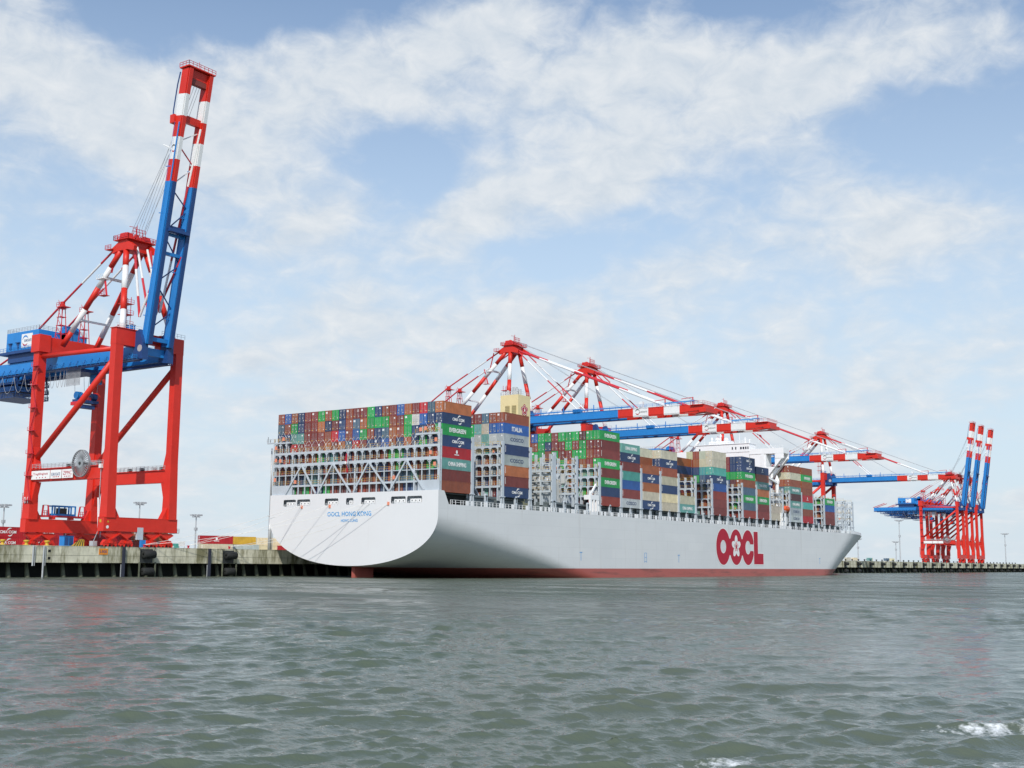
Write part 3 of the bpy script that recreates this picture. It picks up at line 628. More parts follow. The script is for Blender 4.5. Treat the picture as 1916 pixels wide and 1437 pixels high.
# funnel with engine casing
fu=MB();fu.box(45.2,51.4,-22.3,-16.1,ZD,51.9,CREAM);fo=fu.obj('funnel',ship)
v=MB()
for y in(-20.9,-18.6): 
    v.box(45.12,45.2,y-.75,y+.75,44.6,48.8,mat('louvre_ochre',(.42,.35,.17),.6))
    for k in range(9): v.box(45.05,45.13,y-.75,y+.75,44.8+k*.45,44.9+k*.45,mat('louvre_ochre'))
v.obj('louvre',fo)
v=MB()
for dx,dy,h,r in((1.5,-20.8,2.0,.45),(2.9,-19.2,2.6,.75),(4.6,-19.6,2.2,.55),(4.4,-17.6,1.9,.5),(1.6,-17.6,1.6,.4)):
    v.lathe((45.2+dx,dy,51.9),(0,0,1),[(0,r),(h,r),(h,r*.8),(h-.4,r*.8)],STEEL,12)
v.rail([(45.3,-22.2,51.9),(45.3,-16.2,51.9),(51.3,-16.2,51.9)],1.0,WHITE,1);v.rail([(45.3,-22.2,51.9),(51.3,-22.2,51.9)],1.0,WHITE,1);v.obj('exhaust_pipe',fo)
v=MB();
for rad,mm,off in((2.15,OOC,.02),(1.78,TXW,.03),(1.55,OOC,.04)):
    for k in range(5):
        a=PI/2+k*2*PI/5;c=(48.4+rad*.42*math.cos(a),47.6+rad*.42*math.sin(a));pe=[]
        for q in range(16):
            b=2*PI*q/16;dx=rad*.40*math.cos(b);dz=rad*.32*math.sin(b);pe.append((c[0]+dx*math.cos(a)-dz*math.sin(a),-22.3-off-k*.002,c[1]+dx*math.sin(a)+dz*math.cos(a)))
        v.poly(pe,[tuple(range(16))],mm)
for k in range(5):
    a=PI/2+k*2*PI/5;v.beam((48.4,-22.37,47.6),(48.4+.9*math.cos(a),-22.37,47.6+.9*math.sin(a)),.02,.14,TXW,(0,1,0))
v.poly([(48.4+.35*math.cos(b),-22.4,47.6+.35*math.sin(b)) for b in [i*PI/6 for i in range(12)]],[tuple(range(12))],TXW);v.obj('funnel_emblem',fo)
CAS=mat('casing_grey_white',(.50,.51,.49),.5);ca=MB();ca.box(45.3,52,-16,20,ZD,35,CAS);ca.box(55.5,64.5,-24,20,ZD+.1,27.5,CAS)
rr=random.Random(5)
for i in range(46):
    x=rr.uniform(55,78);y=rr.uniform(-27,-4);h=rr.uniform(.8,3);ca.box(x,x+rr.uniform(.5,2.2),y,y+rr.uniform(.5,2.4),21.6 if x>65 else 27.5,(21.6 if x>65 else 27.5)+h,rr.choice([SWHITE,CAS,GREY,STEEL,HATCH,DARK]))
for i in range(26):
    x=rr.uniform(55,78);y=rr.uniform(-28,-6);ca.tube((x,y,21.6),(x+rr.uniform(-2,2),y+rr.uniform(-3,3),rr.uniform(27,33)),.12,rr.choice([SWHITE,STEEL]),6)
ca.obj('engine_casing',ship)
# white side tower with door slots, provision cranes and boat davits
for X,hh in((76.2,5.9),(223.6,6.2)):
    t_=MB();t_.box(X-2.6,X+2.6,-29.35,-28.9,ZD,ZD+.9,SWHITE);t_.box(X-2.6,X+2.6,-29.35,-27,ZD+hh-1.4,ZD+hh,SWHITE)
    for dx in(-2.6,-.9,.9,2.0): t_.box(X+dx,X+dx+.75,-29.35,-28.7,ZD+.9,ZD+hh-1.4,SWHITE)
    t_.box(X-2.6,X+2.6,-28.6,-28.5,ZD+.9,ZD+hh-1.4,mat('dull_red_door',(.28,.06,.05),.6) if X<100 else SWHITE);t_.rail([(X-2.6,-29.3,ZD+hh),(X+2.6,-29.3,ZD+hh)],1.1,WHITE,1);t_.obj('side_tower',ship)
def deck_crane(X,Y,h,b):
    c=MB();c.tube((X,Y,ZD+6),(X,Y,ZD+h),.85,SWHITE,14,r2=.7);c.lathe((X,Y,ZD+h),(0,0,1),[(0,.9),(1.2,1.1),(2.4,.6),(3.6,.1)],SWHITE,12);co=c.obj('provision_crane',ship)
    j=MB();j.beam((X,Y,ZD+h+.5),b,.9,.9,SWHITE,w2=.5,h2=.5);j.obj('jib',co)
deck_crane(225.2,-26.2,18.0,(209,-25.5,ZD+21.6))
mb=MB();mb.beam((74.6,-28.6,ZD+5.9),(78.6,-28.2,ZD+9.3),.5,.5,SWHITE);mb.tube((74.6,-28.6,ZD+5.9),(74.6,-28.6,ZD+7.2),.35,SWHITE,8);mb.obj('davit_arm',ship)
deck_crane(300,10,15,(308,8,ZD+12))
# lifeboat
lb=empty('lifeboat',(228.5,-28.2,26.6),'bright orange enclosed lifeboat hanging at the ship side below the white deckhouse','lifeboat')
b=MB();P=[];F=[]
for i in range(13):
    t_=i/12;x=-4+8*t_;w=1.4*(1-abs(2*t_-1)**2.6)+.02;z0=-1.2+.9*abs(2*t_-1)**2
    for k in range(8):
        a=PI+PI*k/7;P.append((x,w*math.cos(a),.1+(z0-.1)*-math.sin(a)))
F=[(i*8+k,i*8+k+1,(i+1)*8+k+1,(i+1)*8+k) for i in range(12) for k in range(7)];b.poly(P,F,ORG);b.obj('boat_hull',lb,True)
b=MB();P=[]
for i in range(13):
    t_=i/12;x=-3.9+7.8*t_;w=1.38*(1-abs(2*t_-1)**2.6)+.02;zt=1.25*(1-abs(2*t_-1)**4)+.12
    for k in range(8):
        a=PI*k/7;P.append((x,w*math.cos(a),.1+(zt-.1)*math.sin(a)))
b.poly(P,F,mat('canopy_orange',(.8,.11,.03),.4));b.obj('canopy',lb,True)
b=MB()
for x in(-2,-.6,.8): b.box(x,x+.6,-1.36,-1.3,.35,.7,GLASS)
b.obj('porthole',lb)
b=MB()
for x in(-3,3): b.tube((x,.2,1),(x,1.0,3.4),.12,DARK,6)
b.obj('falls',lb)
# ensign on a staff
fl=empty('ensign',(-1.0,-.1,27.2),'red ensign hanging limp from a staff at the middle of the stern','flag')
b=MB();b.tube((1.2,0,-1.5),(-.9,0,6.0),.07,STEEL,6);b.obj('flagstaff',fl)
b=MB();P=[]
for i in range(9):
    for j in range(5): P.append((-.75+.9*.05*i+.1*math.sin(j*1.9+i*.5),-.05+.16*j*math.sin(i*.55+.6)*1.2+.05*i,5.2-.62*i-.12*j))
b.poly(P,[(i*5+j,i*5+j+1,(i+1)*5+j+1,(i+1)*5+j) for i in range(8) for j in range(4)],mat('ensign_red',(.42,.012,.03),.8));b.obj('flag_cloth',fl,True)
b=MB();b.poly([(-.9,.25+.35*math.cos(a),2.6+.4*math.sin(a)) for a in [i*PI/5 for i in range(10)]],[tuple(range(10))],TXW);b.obj('flag_emblem',fl)
# ================================================================ CONTAINERS
CC=dict(brown=(.27,.07,.035),rust=(.32,.092,.035),maroon=(.20,.038,.032),red=(.46,.018,.025),brick=(.30,.045,.03),navy=(.022,.05,.135),blue=(.025,.10,.33),steel=(.07,.13,.19),
    green=(.018,.33,.075),seagreen=(.13,.33,.29),teal=(.08,.36,.30),beige=(.52,.48,.36),grey=(.42,.46,.46),cream=(.66,.57,.36),dark=(.10,.03,.03),orange=(.42,.135,.05),yellow=(.70,.42,.04),white=(.62,.62,.58))
WORD=dict(brown='brown',rust='rust orange',maroon='maroon',red='bright red',brick='brick red',navy='navy blue',blue='blue',steel='slate blue',green='green',seagreen='grey green',teal='turquoise',beige='beige',grey='light grey',cream='cream',dark='dark maroon',orange='orange brown',yellow='yellow',white='white')
CL,CWd,CH=12.10,2.438,2.86
TP=2.869;ZB=21.63;RP=2.53
def body_mesh():
    b=MB();e=.09;b.box(e,CL-e,-CWd/2+.03,CWd/2-.03,.05,CH-.03,CONT)
    for x in(0,CL-.16):
        for y in(-CWd/2,CWd/2-.16): b.box(x,x+.16,y,y+.16,0,CH,CONT)
    for z in(0,CH-.14):
        for y in(-CWd/2,CWd/2-.12): b.box(.16,CL-.16,y,y+.12,z,z+.14,CONT)
        for x in(0,CL-.12): b.box(x,x+.12,-CWd/2+.16,CWd/2-.16,z,z+.14,CONT)
    return b.mesh('container_body')
BODY=body_mesh()
def door_mesh(s,var=0):
    b=MB();a0,a1=(.01,CWd/2-.17) if s>0 else (-CWd/2+.17,-.01);b.box(.02,.10,a0,a1,.15,CH-.15,DOORM)
    for f in(.25,.7):
        y=a0+(a1-a0)*f;b.box(-.035,.02,y-.022,y+.022,.12,CH-.12,STEEL);b.box(-.05,-.03,y-.12,y+.12,1.0,1.07,STEEL)
        for z in(.3,1.5,CH-.35): b.box(-.02,.02,y-.07,y+.07,z,z+.08,DOORM)
    for z in(.9,1.75,2.3): b.box(.005,.02,a0+.05,a1-.05,z,z+.03,DOORM)
    if s<0 and var==0: b.box(-.006,.018,a0+.3,a0+.75,2.1,2.45,TXW)
    if s<0 and var==1: b.box(-.006,.018,a0+.2,a0+.9,1.95,2.1,TXW);b.box(-.006,.018,a0+.3,a0+.8,2.3,2.38,TXW)
    if s>0 and var==2: b.box(-.006,.018,a0+.35,a0+.95,2.0,2.5,TXW)
    if var==3: b.box(-.006,.018,a0+.15,a0+.8,2.35,2.45,TXW);b.box(-.006,.018,a0+.5,a0+.7,1.2,1.6,STEEL)
    b.box(-.004,.018,a1-.45 if s>0 else a0+.15,a1-.1 if s>0 else a0+.4,.55,.75,TXY if s>0 else TXW)
    return b.mesh('door')
DOOR=[{1:door_mesh(1,v),-1:door_mesh(-1,v)} for v in range(5)]
STYLE={'cma':('CMA CGM',5.0,.8,TXW),'ever':('EVERGREEN',7.0,1.15,TXW),'cosco':('COSCO',6.4,1.0,NAVY),'italia':('ITALIA',5.0,1.25,TXW),'chs':('CHINA SHIPPING',7.6,1.1,TXW),'hs':('',0,0,TXW)}
def arcmesh():
    b=MB()
    for cx,a0,a1,sz in((7.2,1.2,2.9,1),(7.0,4.2,5.8,1)):
        P=[];n=12
        for i in range(n+1):
            a=a0+(a1-a0)*i/n;t=math.sin(PI*i/n)*.16+.02
            P+=[(cx+(1.0+t)*math.cos(a),-CWd/2-.02,1.45+(1.05+t)*math.sin(a)),(cx+(1.0-t)*math.cos(a),-CWd/2-.02,1.45+(1.05-t)*math.sin(a))]
        b.poly(P,[(2*i,2*i+1,2*i+3,2*i+2) for i in range(n)],TXW)
    return b.mesh('swoosh_mark')
ARC=arcmesh()
def emblem_mesh():
    b=MB()
    b.poly([(6.05+.42*math.cos(a),-CWd/2-.02,1.75+.5*math.sin(a)) for a in [i*PI/4 for i in range(8)]],[tuple(range(8))],TXW);b.box(5.1,7.0,-CWd/2-.02,-CWd/2,.9,1.12,TXW);return b.mesh('emblem_mark')
EMB=emblem_mesh()
def vert_mesh():
    b=MB()
    for k in range(6): b.box(.75,1.0,-CWd/2-.015,-CWd/2+.02,.7+k*.3,.88+k*.3,TXW)
    return b.mesh('code_mark')
VER=vert_mesh()
def link(name,me,root,col=None,loc=(0,0,0)):
    o=bpy.data.objects.new(name,me);COL.objects.link(o);o.parent=root;o.location=loc
    if col:o.color=(*col,1)
    return o
def container(x,y,z,c,label,style=None,grp=None,rz=0,sides=True,kid=True):
    j=random.uniform(.82,1.18);col=tuple(min(1,v*j*random.uniform(.96,1.04)) for v in CC[c])
    r=empty('shipping_container',(x,y,z),label,'container',grp,rz)
    link('body',BODY,r,col);dv=random.choice([0,0,1,2,3,4]);link('door',DOOR[dv][1],r,col);link('door',DOOR[dv][-1],r,col)
    if style:
        if style=='cma': link('swoosh_mark',ARC,r)
        if style=='hs': link('emblem_mark',EMB,r)
        elif style=='code': link('code_mark',VER,r)
        else:
            t_,w,h,m_=STYLE[style];text(t_,(6.3 if style!='cma' else 6.5,-CWd/2-.02,1.45),w,h,m_,r,'-y','side_lettering',bold=.03 if style in('ever','italia','chs','cma') else .012)
    return r
T5={}
R8='brown blue rust navy maroon maroon green brown green navy brown maroon maroon green navy brown maroon blue orange maroon red steel orange'.split()
R7='steel brown green navy maroon maroon orange navy maroon navy brown steel orange green green green brown maroon green white blue navy navy'.split()
R6='navy navy seagreen seagreen maroon maroon maroon brown red blue brown blue green brown navy steel orange brown green navy navy maroon green'.split()
R5='maroon steel red maroon maroon maroon maroon orange maroon orange steel red maroon navy navy blue brown navy rust navy green navy navy'.split()
pal=['maroon','brown','navy','green','dark','brown','steel','dark','dark','seagreen','navy','maroon','steel','brick']  # darker mix, painting the shade of lower and inner containers into their colours
rc=random.Random(21)
def rp(): return rc.choice(pal)
# stern bay; list index 0 is the port (left) end
grid={};stuff=[]
for i in range(23):
    y=(11-i)*RP
    col=[rp() for _ in range(4)]+[R5[i],R6[i],R7[i],R8[i]]
    if i==22: col=['brown','maroon','seagreen','red','navy','green','navy','orange']
    grid[('a0',22-i)]=col
BC={'a2':[ 'navy','maroon','orange','grey','navy','grey','blue','brown'],
 'm0':['brick','navy','green','maroon','green','maroon','maroon','green'],
 'm1':['grey','maroon','blue','teal','maroon','navy','seagreen'],
 'm2':['navy','beige','orange','navy','rust'],
 'm3':['beige','cream','navy','beige','brown','navy','beige'],
 'm4':['seagreen','beige'],
 'm6':['maroon','maroon','brick','blue','navy','teal','beige','beige'],
 'm8':['brick','steel','green','steel','rust','green','navy','navy'],
 'm9':['maroon','maroon','green','orange','seagreen','brown','navy'],
 'm10':['beige','beige'],
 'f0':['grey','grey','seagreen','dark','seagreen','brown','beige','brown'],
 'f1':['red','brown','teal','red','brown','rust','green','rust'],
 'f3':['maroon','maroon','blue','green']}
ST={'a0':[None,None,'chs','hs','cma','ever','cma','code'],'a2':['cma','code','code','cosco','code','cosco','italia','code'],
 'm0':['code',None,'ever','code','ever','code','code','ever'],'m1':['cosco','code',None,'code','code','cma','chs'],'m2':['cma','code','code','cma',None],
 'm3':['code','code','code','code','code','cma','code'],'m4':['chs','code'],'m6':['code',None,None,'code','cma','code','code','code'],
 'm8':[None,None,'ever',None,None,'ever','cma','cma'],'m9':[None,'code','ever','code','chs',None,'hs'],'m10':['code','code'],
 'f0':['cosco','cosco','chs','code','chs',None,'code',None],'f1':[None,None,'code','hs',None,None,'ever',None],'f3':[None,None,None,'ever']}
for b_,c_ in BC.items(): grid[(b_,0)]=c_
a2in=[['maroon','brown','steel','dark','navy','grey','blue','brown'],['seagreen','navy','dark','brown','seagreen','seagreen','beige','steel'],['brown','dark','maroon','navy','beige','grey','seagreen','maroon'],
      ['red','dark','maroon','maroon','green','green','green','maroon'],['brown','navy','dark','navy','maroon','maroon','maroon','maroon'],[rp() for _ in range(8)],[rp() for _ in range(8)]]
for k,c_ in enumerate(a2in): grid[('a2',k+1)]=c_
m0top=['green','green','dark','green','green','green','maroon','green','green','blue','maroon','green']
m0t2=['maroon','maroon','green','maroon','green','maroon','maroon','navy','green','brown','maroon','green']
m0t3=['maroon','brown','green','green','maroon','maroon','green','brown','green','green','brown','green']
for k in range(11): grid[('m0',k+1)]=[rp() for _ in range(5)]+[m0t3[k+1],m0t2[k+1],m0top[k+1]]
for k in range(1,3): grid[('m1',k)]=[rp() for _ in range(6)]+(['teal'] if k==1 else [])
tops={'m2':[['beige','rust','navy'],['blue','teal','maroon'],['maroon','brown','red'],['maroon','teal','brown']],
      'm3':[['beige','navy','navy'],['brown','brown','teal'],['beige','brown','maroon']],
      'm4':[['white','brown','brown'],['brown','maroon','rust'],['blue','teal','teal'],['brown','rust','brown'],['beige','brown','navy']],
      'm5':[['rust','navy','brown'],['beige','brown','navy'],['blue','brown','brown'],['brown','navy','rust'],['white','rust','brown']],
      'm6':[['beige','beige','teal'],['brown','rust','navy'],['beige','brown','navy']],
      'm8':[['navy','navy','green'],['maroon','maroon','green'],['brown','maroon','green']],'m9':[['navy','brown','dark']],
      'm10':[['dark','brown','dark'],['beige','dark','brown'],['brown','dark','beige'],['dark','brown','dark']],
      'f0':[['maroon','beige','rust'],['maroon','rust','rust']],'f1':[['rust','green','rust']],
      'f2':[['green','beige','brown'],['green','navy','beige'],['beige','brown','navy']],'f3':[['green','maroon','brown']]}
for b_,L in tops.items():
    hgt={'m5':7,'f2':4,'f3':4,'f0':8,'f1':8,'m8':8,'m6':8}.get(b_,7)
    for k,t3 in enumerate(L):
        off={'m5':2,'f2':2,'m4':3,'m10':3}.get(b_,0)
        grid[(b_,k+1+off)]=[rp() for _ in range(max(1,hgt-3))]+t3[::-1]
    if b_ in('m5','f2','m10','m4'):
        for k in range(3): grid[(b_,len(L)+1+{'m5':2,'f2':2,'m4':3,'m10':3}[b_]+k)]=[rp() for _ in range(hgt)]
BNAME={'a0':'stern stack','a2':'stack beside the cream funnel','m0':'first stack ahead of the funnel','m1':'second stack ahead of the funnel','m2':'third stack ahead of the funnel','m3':'fourth stack ahead of the funnel','m4':'fifth stack ahead of the funnel','m5':'sixth stack ahead of the funnel','m6':'stack above the crimson letters','m8':'third stack behind the deckhouse','m9':'second stack behind the deckhouse','m10':'stack just behind the deckhouse','f0':'first stack ahead of the deckhouse','f1':'second stack ahead of the deckhouse','f2':'third stack ahead of the deckhouse','f3':'last stack before the bow'}
TN=['top tier','tier two down','tier three down','tier four down','tier five down','tier six down','tier seven down','bottom tier']
items=[]
for (b_,row),cs in grid.items():
    X=BAYS[b_];dist=(Vector((X,(row-11)*RP,30))-CAM).length
    for t_,c in enumerate(cs):
        H=len(cs);fromtop=H-1-t_
        if row==0: pr=12*3/dist**2*.8+1e-9
        elif b_=='a0': pr=7.0/dist**2*(1 if t_>=4 else (.35 if t_>1 else .25))
        elif b_=='m0': pr=7.0/dist**2*(1 if fromtop<3 else .12)
        elif b_=='a2': pr=7.0/dist**2*(1 if t_>=5 else .45)*(1 if row<6 else .01)
        else: pr=7.0/dist**2*(.7 if fromtop<3 else .1)*(1 if row<7 else .2)
        items.append((pr,b_,row,t_,c,H))
items.sort(key=lambda q:-q[0]);LIM=262
sb=MB()
for k,(pr,b_,row,t_,c,H) in enumerate(items):
    X=BAYS[b_];y=(row-11)*RP;z=ZB+t_*TP
    if k<LIM:
        ft=H-1-t_;tn=TN[ft] if ft<len(TN) else 'low tier'
        if t_==0 and H>1: tn='bottom tier'
        rown='%s row in'%ORD[row]
        lab='%s container, %s, %s, %s'%(WORD[c],tn,rown if row else 'water side',BNAME[b_])
        stl=ST.get(b_,[None]*9)[t_] if row==0 else None
        container(X,y,z,c,lab,stl,'containers stacked on the ship deck')
    else:
        sb.box(X+.02,X+CL-.02,y-CWd/2,y+CWd/2,z,z+CH,CONTS,tuple(v*rc.uniform(.85,1.15) for v in CC[c]))
        if row>0: 
            for f in(-.8,-.35,.35,.8): sb.box(X-.02,X+.02,y+f-.03,y+f+.03,z+.15,z+CH-.15,CONTS,(.33,.33,.32))
tag(sb.obj('container_stacks'),'remaining tightly stacked coloured containers deep inside the ship deck load','containers',kind='stuff')
# loose beige container sticking out wide on the fourth bay is part of its stack
# ================================================================ MOORING LINES
def rope(a,b,sag,label,r=.052):
    mb=MB();a=Vector(a);b=Vector(b);n=14;pts=[a.lerp(b,i/n)-Vector((0,0,sag*4*(i/n)*(1-i/n))) for i in range(n+1)]
    for p,q in zip(pts[:-1],pts[1:]): mb.tube(p,q,r,mat('white_rope',(.78,.77,.72),.8),6,caps=False)
    o=mb.obj('mooring_line');tag(o,label,'mooring line','mooring lines from the stern')
B1,B2,B3=(-40,31.55,7.9),(-26.1,31.55,7.9),(-12.2,31.55,7.9)
rope((-.05,17.6,19.0),B1,.9,'white mooring rope from the second stern opening to the farthest red bollard')
rope((-.05,16.8,19.0),B2,.6,'white mooring rope from the second stern opening to the middle red bollard')
rope((-.05,7.3,18.95),B2,1.0,'white mooring rope from the third stern opening to the middle red bollard')
rope((-.05,-4.8,18.95),B1,1.8,'long white mooring rope from the opening right of the middle port to the left bollard')
rope((-.05,-7.0,18.95),B3,1.8,'white mooring rope crossing the stern to the nearest red bollard')
rope((-.05,-13.4,18.95),B3,2.4,'longest white mooring rope sloping across the whole stern lettering')
for y,zz in((17.2,18.7),(7.0,18.7),(-13.3,19.0)):
    mb=MB();mb.box(-.25,-.02,y-.3,y+.3,zz-.5,zz+.35,LORG);tag(mb.obj('rat_guard'),'small orange chafe guard on the stern ropes %s'%{17.2:'at the left opening',7.0:'left of the ship name',-13.3:'at the right openings'}[y],'rope guard','orange rope guards')
# ================================================================ CRANES
WR=[(1,RED),(1,WHITE),(1,RED),(1,WHITE),(.6,RED)]
def crane(X,scale,raised,label,detail=True,number=None,L=74.1,group='red and blue quay cranes'):
    R=empty('gantry_crane',(X,34.2,QZ),label,'quay crane',group);R.scale=(scale,)*3
    G=31.8;lx=9.4
    def O(mb,n,p=R,s=False): return mb.obj(n,p,s)
    # legs
    for sx in(-1,1):
        for y in(0,G):
            m_=MB();tw=2.3;td=2.1 if y==0 else 2.3;zt=53.4 if y==0 else 54.6
            m_.beam((sx*lx,y,7.2),(sx*lx,y,22),tw*1.12,td*1.35,RED,(0,1,0),tw,td);m_.beam((sx*lx,y,22),(sx*lx,y,zt),tw,td,RED,(0,1,0))
            iy=1 if y==0 else -1
            m_.prism([(sx*lx-.8,y+iy*td*.5,26),(sx*lx-.8,y+iy*(td*.5+1.6),19.9),(sx*lx-.8,y+iy*td*.5,19.9)],(1.6,0,0),RED)
            m_.prism([(sx*lx-.8,y+iy*td*.6,16.7),(sx*lx-.8,y+iy*(td*.5+1.8),16.7),(sx*lx-.8,y+iy*td*.6,11)],(1.6,0,0),RED)
            m_.prism([(sx*lx-sx*tw*.5,y-.8,7.2),(sx*(lx-3.0),y-.8,7.2),(sx*lx-sx*tw*.5,y-.8,10.5)],(0,1.6,0),RED)
            if y==G: m_.box(sx*lx-1.7,sx*lx+1.7,y-1.9,y+1.7,51.0,55.6,RED)
            lo=O(m_,'leg')
            if sx==-1 and y==G:
                s_=MB()   # stair tower and platforms on the landside leg
                for k,z in enumerate([12,18.3,24,30,36,42,47]):
                    s_.box(sx*lx-2.2,sx*lx-1.15,y-2.1,y+.2,z,z+.15,PINKRED);s_.rail([(sx*lx-2.2,y-2.1,z),(sx*lx-2.2,y+.2,z)],1.0,PINKRED,1.0)
                for k in range(6):
                    za,zb=[12,18.3,24,30,36,42,47][k:k+2];s_.beam((sx*lx-1.6,y-2.0+(k%2)*2,za),(sx*lx-1.6,y-(k%2)*2,zb),.3,.1,PINKRED)
                s_.beam((sx*lx-.3,y+2.0,5),(sx*lx-.3,y+2.0,14),.7,.1,PINKRED,(0,1,0));s_.rail([(sx*lx-.9,y+2.3,5),(sx*lx-.3,y+2.3,5)],9,PINKRED,.6,.04,16);s_.obj('stair',lo)
    # sill beams, portal beams, cross beams, ties, braces
    for y in(0,G):
        m_=MB();m_.box(-11.2,11.2,y-1.15,y+1.15,3.9,7.3,RED);m_.box(-11.2,11.2,y-1.2,y+1.2,7.22,7.34,RED);O(m_,'sill_beam')
    for sx in(-1,1):
        m_=MB();m_.beam((sx*lx,1,18.4),(sx*lx,G-1,18.4),1.5,3.2,RED);m_.box(sx*lx-1.15,sx*lx+1.15,1,G-1,19.95,20.1,RED);pbm=O(m_,'portal_beam')
        r_=MB();r_.rail([(sx*lx-1.1,1.2,20.1),(sx*lx-1.1,G-1.4,20.1)],1.15,STEEL,1.6,.04,3);r_.rail([(sx*lx+1.1,1.2,20.1),(sx*lx+1.1,G-1.4,20.1)],1.15,STEEL,1.6,.04,3)
        if detail:
            for yy in(3,6,11,16): r_.box(sx*lx-.4,sx*lx+.4,yy,yy+1.1,20.1,20.9,DARK if yy!=6 else STEEL)
        r_.obj('handrail',pbm)
        m_=MB();m_.tube((sx*lx,G-1,22.6),(sx*lx,.9,46.4),.78,RED,14);O(m_,'diagonal_brace',s=True)
        m_=MB();m_.tube((sx*lx,1,49.2),(sx*lx,G-1,49.9),.62,RED,12);O(m_,'tie_beam',s=True)
    m_=MB();m_.box(-lx-1.2,-3.0,-1.1,1.1,50.1,54.2,RED);m_.box(-lx-1.4,-3,-1.3,1.3,54.2,54.35,RED);m_.rail([(-lx-1.3,-1.2,54.3),(-3.2,-1.2,54.3)],1.1,WHITE,1.2);m_.box(3.0,lx+1.2,-1.1,1.1,50.1,54.2,RED);m_.rail([(3.2,-1.2,54.3),(lx+1.3,-1.2,54.3)],1.1,WHITE,1.2);m_.box(-3,3,-.9,1.0,51.6,54,RED);O(m_,'waterside_cross_beam')
    m_=MB();m_.box(-lx+1.2,lx-1.2,G-1.6,G+1.2,51.4,55.2,RED);m_.prism([(-lx+1.2,G-1.62,51.4),(-lx+4,G-1.62,51.4),(-lx+1.2,G-1.62,49.5)],(0,2.8,0),RED);O(m_,'landside_cross_beam')
    # bogies: equalising beams over small wheel trucks
    for y in(0,G):
        for sx in(-1,1):
            m_=MB();c=sx*6.2
            m_.prism([(c-4.4,y-.75,3.2),(c-3.6,y-.75,3.7),(c+3.6,y-.75,3.7),(c+4.4,y-.75,3.2),(c+2.2,y-.75,2.0),(c+.7,y-.75,3.0),(c-.7,y-.75,3.0),(c-2.2,y-.75,2.0)],(0,1.5,0),RED)
            m_.tube((c,y-.85,3.6),(c,y+.85,3.6),.55,RED,12)
            for d in(-2.4,2.4):
                m_.prism([(c+d-1.9,y-.6,1.15),(c+d-1.3,y-.6,1.9),(c+d+1.3,y-.6,1.9),(c+d+1.9,y-.6,1.15),(c+d+.9,y-.6,.9),(c+d,y-.6,1.4),(c+d-.9,y-.6,.9)],(0,1.2,0),RED)
                m_.tube((c+d,y-.8,2.0),(c+d,y+.8,2.0),.38,RED,10);m_.box(c+d-.5,c+d+.5,y-1.05,y-.6,1.0,1.6,RED);m_.beam((c+d,y-.85,2.0),(c,y-.85,3.4),.3,.55,RED,(0,1,0))
                for e_ in(-1.15,1.15):
                    m_.box(c+d+e_-.9,c+d+e_+.9,y-.5,y+.5,.55,1.15,RED)
            bg_=O(m_,'bogie')
            w_=MB()
            for d in(-2.4,2.4):
                for e_ in(-1.65,-.6,.6,1.65): w_.lathe((c+d+e_,y-.3,.42),(0,1,0),[(0,.1),(0,.42),(.6,.42),(.6,.1)],DARK,14);w_.tube((c+d+e_,y-.62,.42),(c+d+e_,y-.3,.42),.2,RED,8)
            w_.obj('rail_wheels',bg_)
    # main girder
    m_=MB()
    for sx in(-1,1): m_.box(sx*4.0-.7,sx*4.0+.7,-3.2,76,47.4,50.4,BLUE);m_.box(sx*4.0-.15,sx*4.0+.15,-3.2,76,50.4,50.55,DBLUE)
    for y in(-2.5,12,24,46,60,75): m_.box(-3.3,3.3,y,y+.9,48.2,50.2,BLUE)
    g_=O(m_,'main_girder')
    m_=MB()
    for sx in(-1,1):
        xo=sx*5.6;m_.box(min(sx*4.7,xo),max(sx*4.7,xo),-3,76,46.6,46.75,DBLUE)
        m_.rail([(xo,-3,46.75),(xo,76,46.75)],1.15,BLUE,1.8,.045,3);m_.beam((sx*4.0,-3,46.9),(sx*4.0,76,46.9),.35,.7,DBLUE)
        for k in range(26): m_.beam((sx*4.7,-2+k*3,48.6),(sx*5.6,-2+k*3,46.7),.12,.12,DBLUE)
        m_.rail([(sx*3.3,-3,50.5),(sx*3.3,40,50.5)],1.1,BLUE,2.2,.04)
    m_.obj('girder_walkway',g_)
    # machinery house
    m_=MB();m_.box(-5.8,9.3,38.5,53.2,53.4,58.7,BLUE);m_.box(-6.3,9.7,37.5,55.6,52.7,53.4,DBLUE);m_.box(-4.5,6.2,33.6,38.5,52.7,55.6,BLUE);m_.box(0,3.7,33.8,37.6,55.6,58.2,BLUE);m_.lathe((0,35.7,58.2),(1,0,0),[(0,.01),(0,2),(3.7,2),(3.7,.01)],BLUE,18)
    m_.box(-5.2,-3.5,39,53,50.5,52.7,DBLUE);m_.box(3.5,5.2,39,53,50.5,52.7,DBLUE)
    for y in(47.5,51): m_.box(-5.95,-5.8,y-.3,y+.5,54,55.6,DBLUE);m_.box(-6.3,-5.8,y-.7,y+.9,55.6,55.8,DBLUE)
    mh_=O(m_,'machinery_house')
    r_=MB();r_.rail([(-5.7,38.6,58.7),(-5.7,53.1,58.7),(9.2,53.1,58.7)],1.15,STEEL,1.3,.04,3);r_.rail([(-5.7,38.6,58.7),(9.2,38.6,58.7)],1.15,STEEL,1.3,.04,3);r_.rail([(-6.2,37.6,53.4),(-6.2,55.5,53.4)],1.1,BLUE,1.5,.04);r_.obj('handrail',mh_)
    s_=MB();s_.box(-5.92,-5.81,41.2,46.1,54.1,57.9,WHITE);sb_=s_.obj('sign_board',mh_)
    s_=MB();P=[]
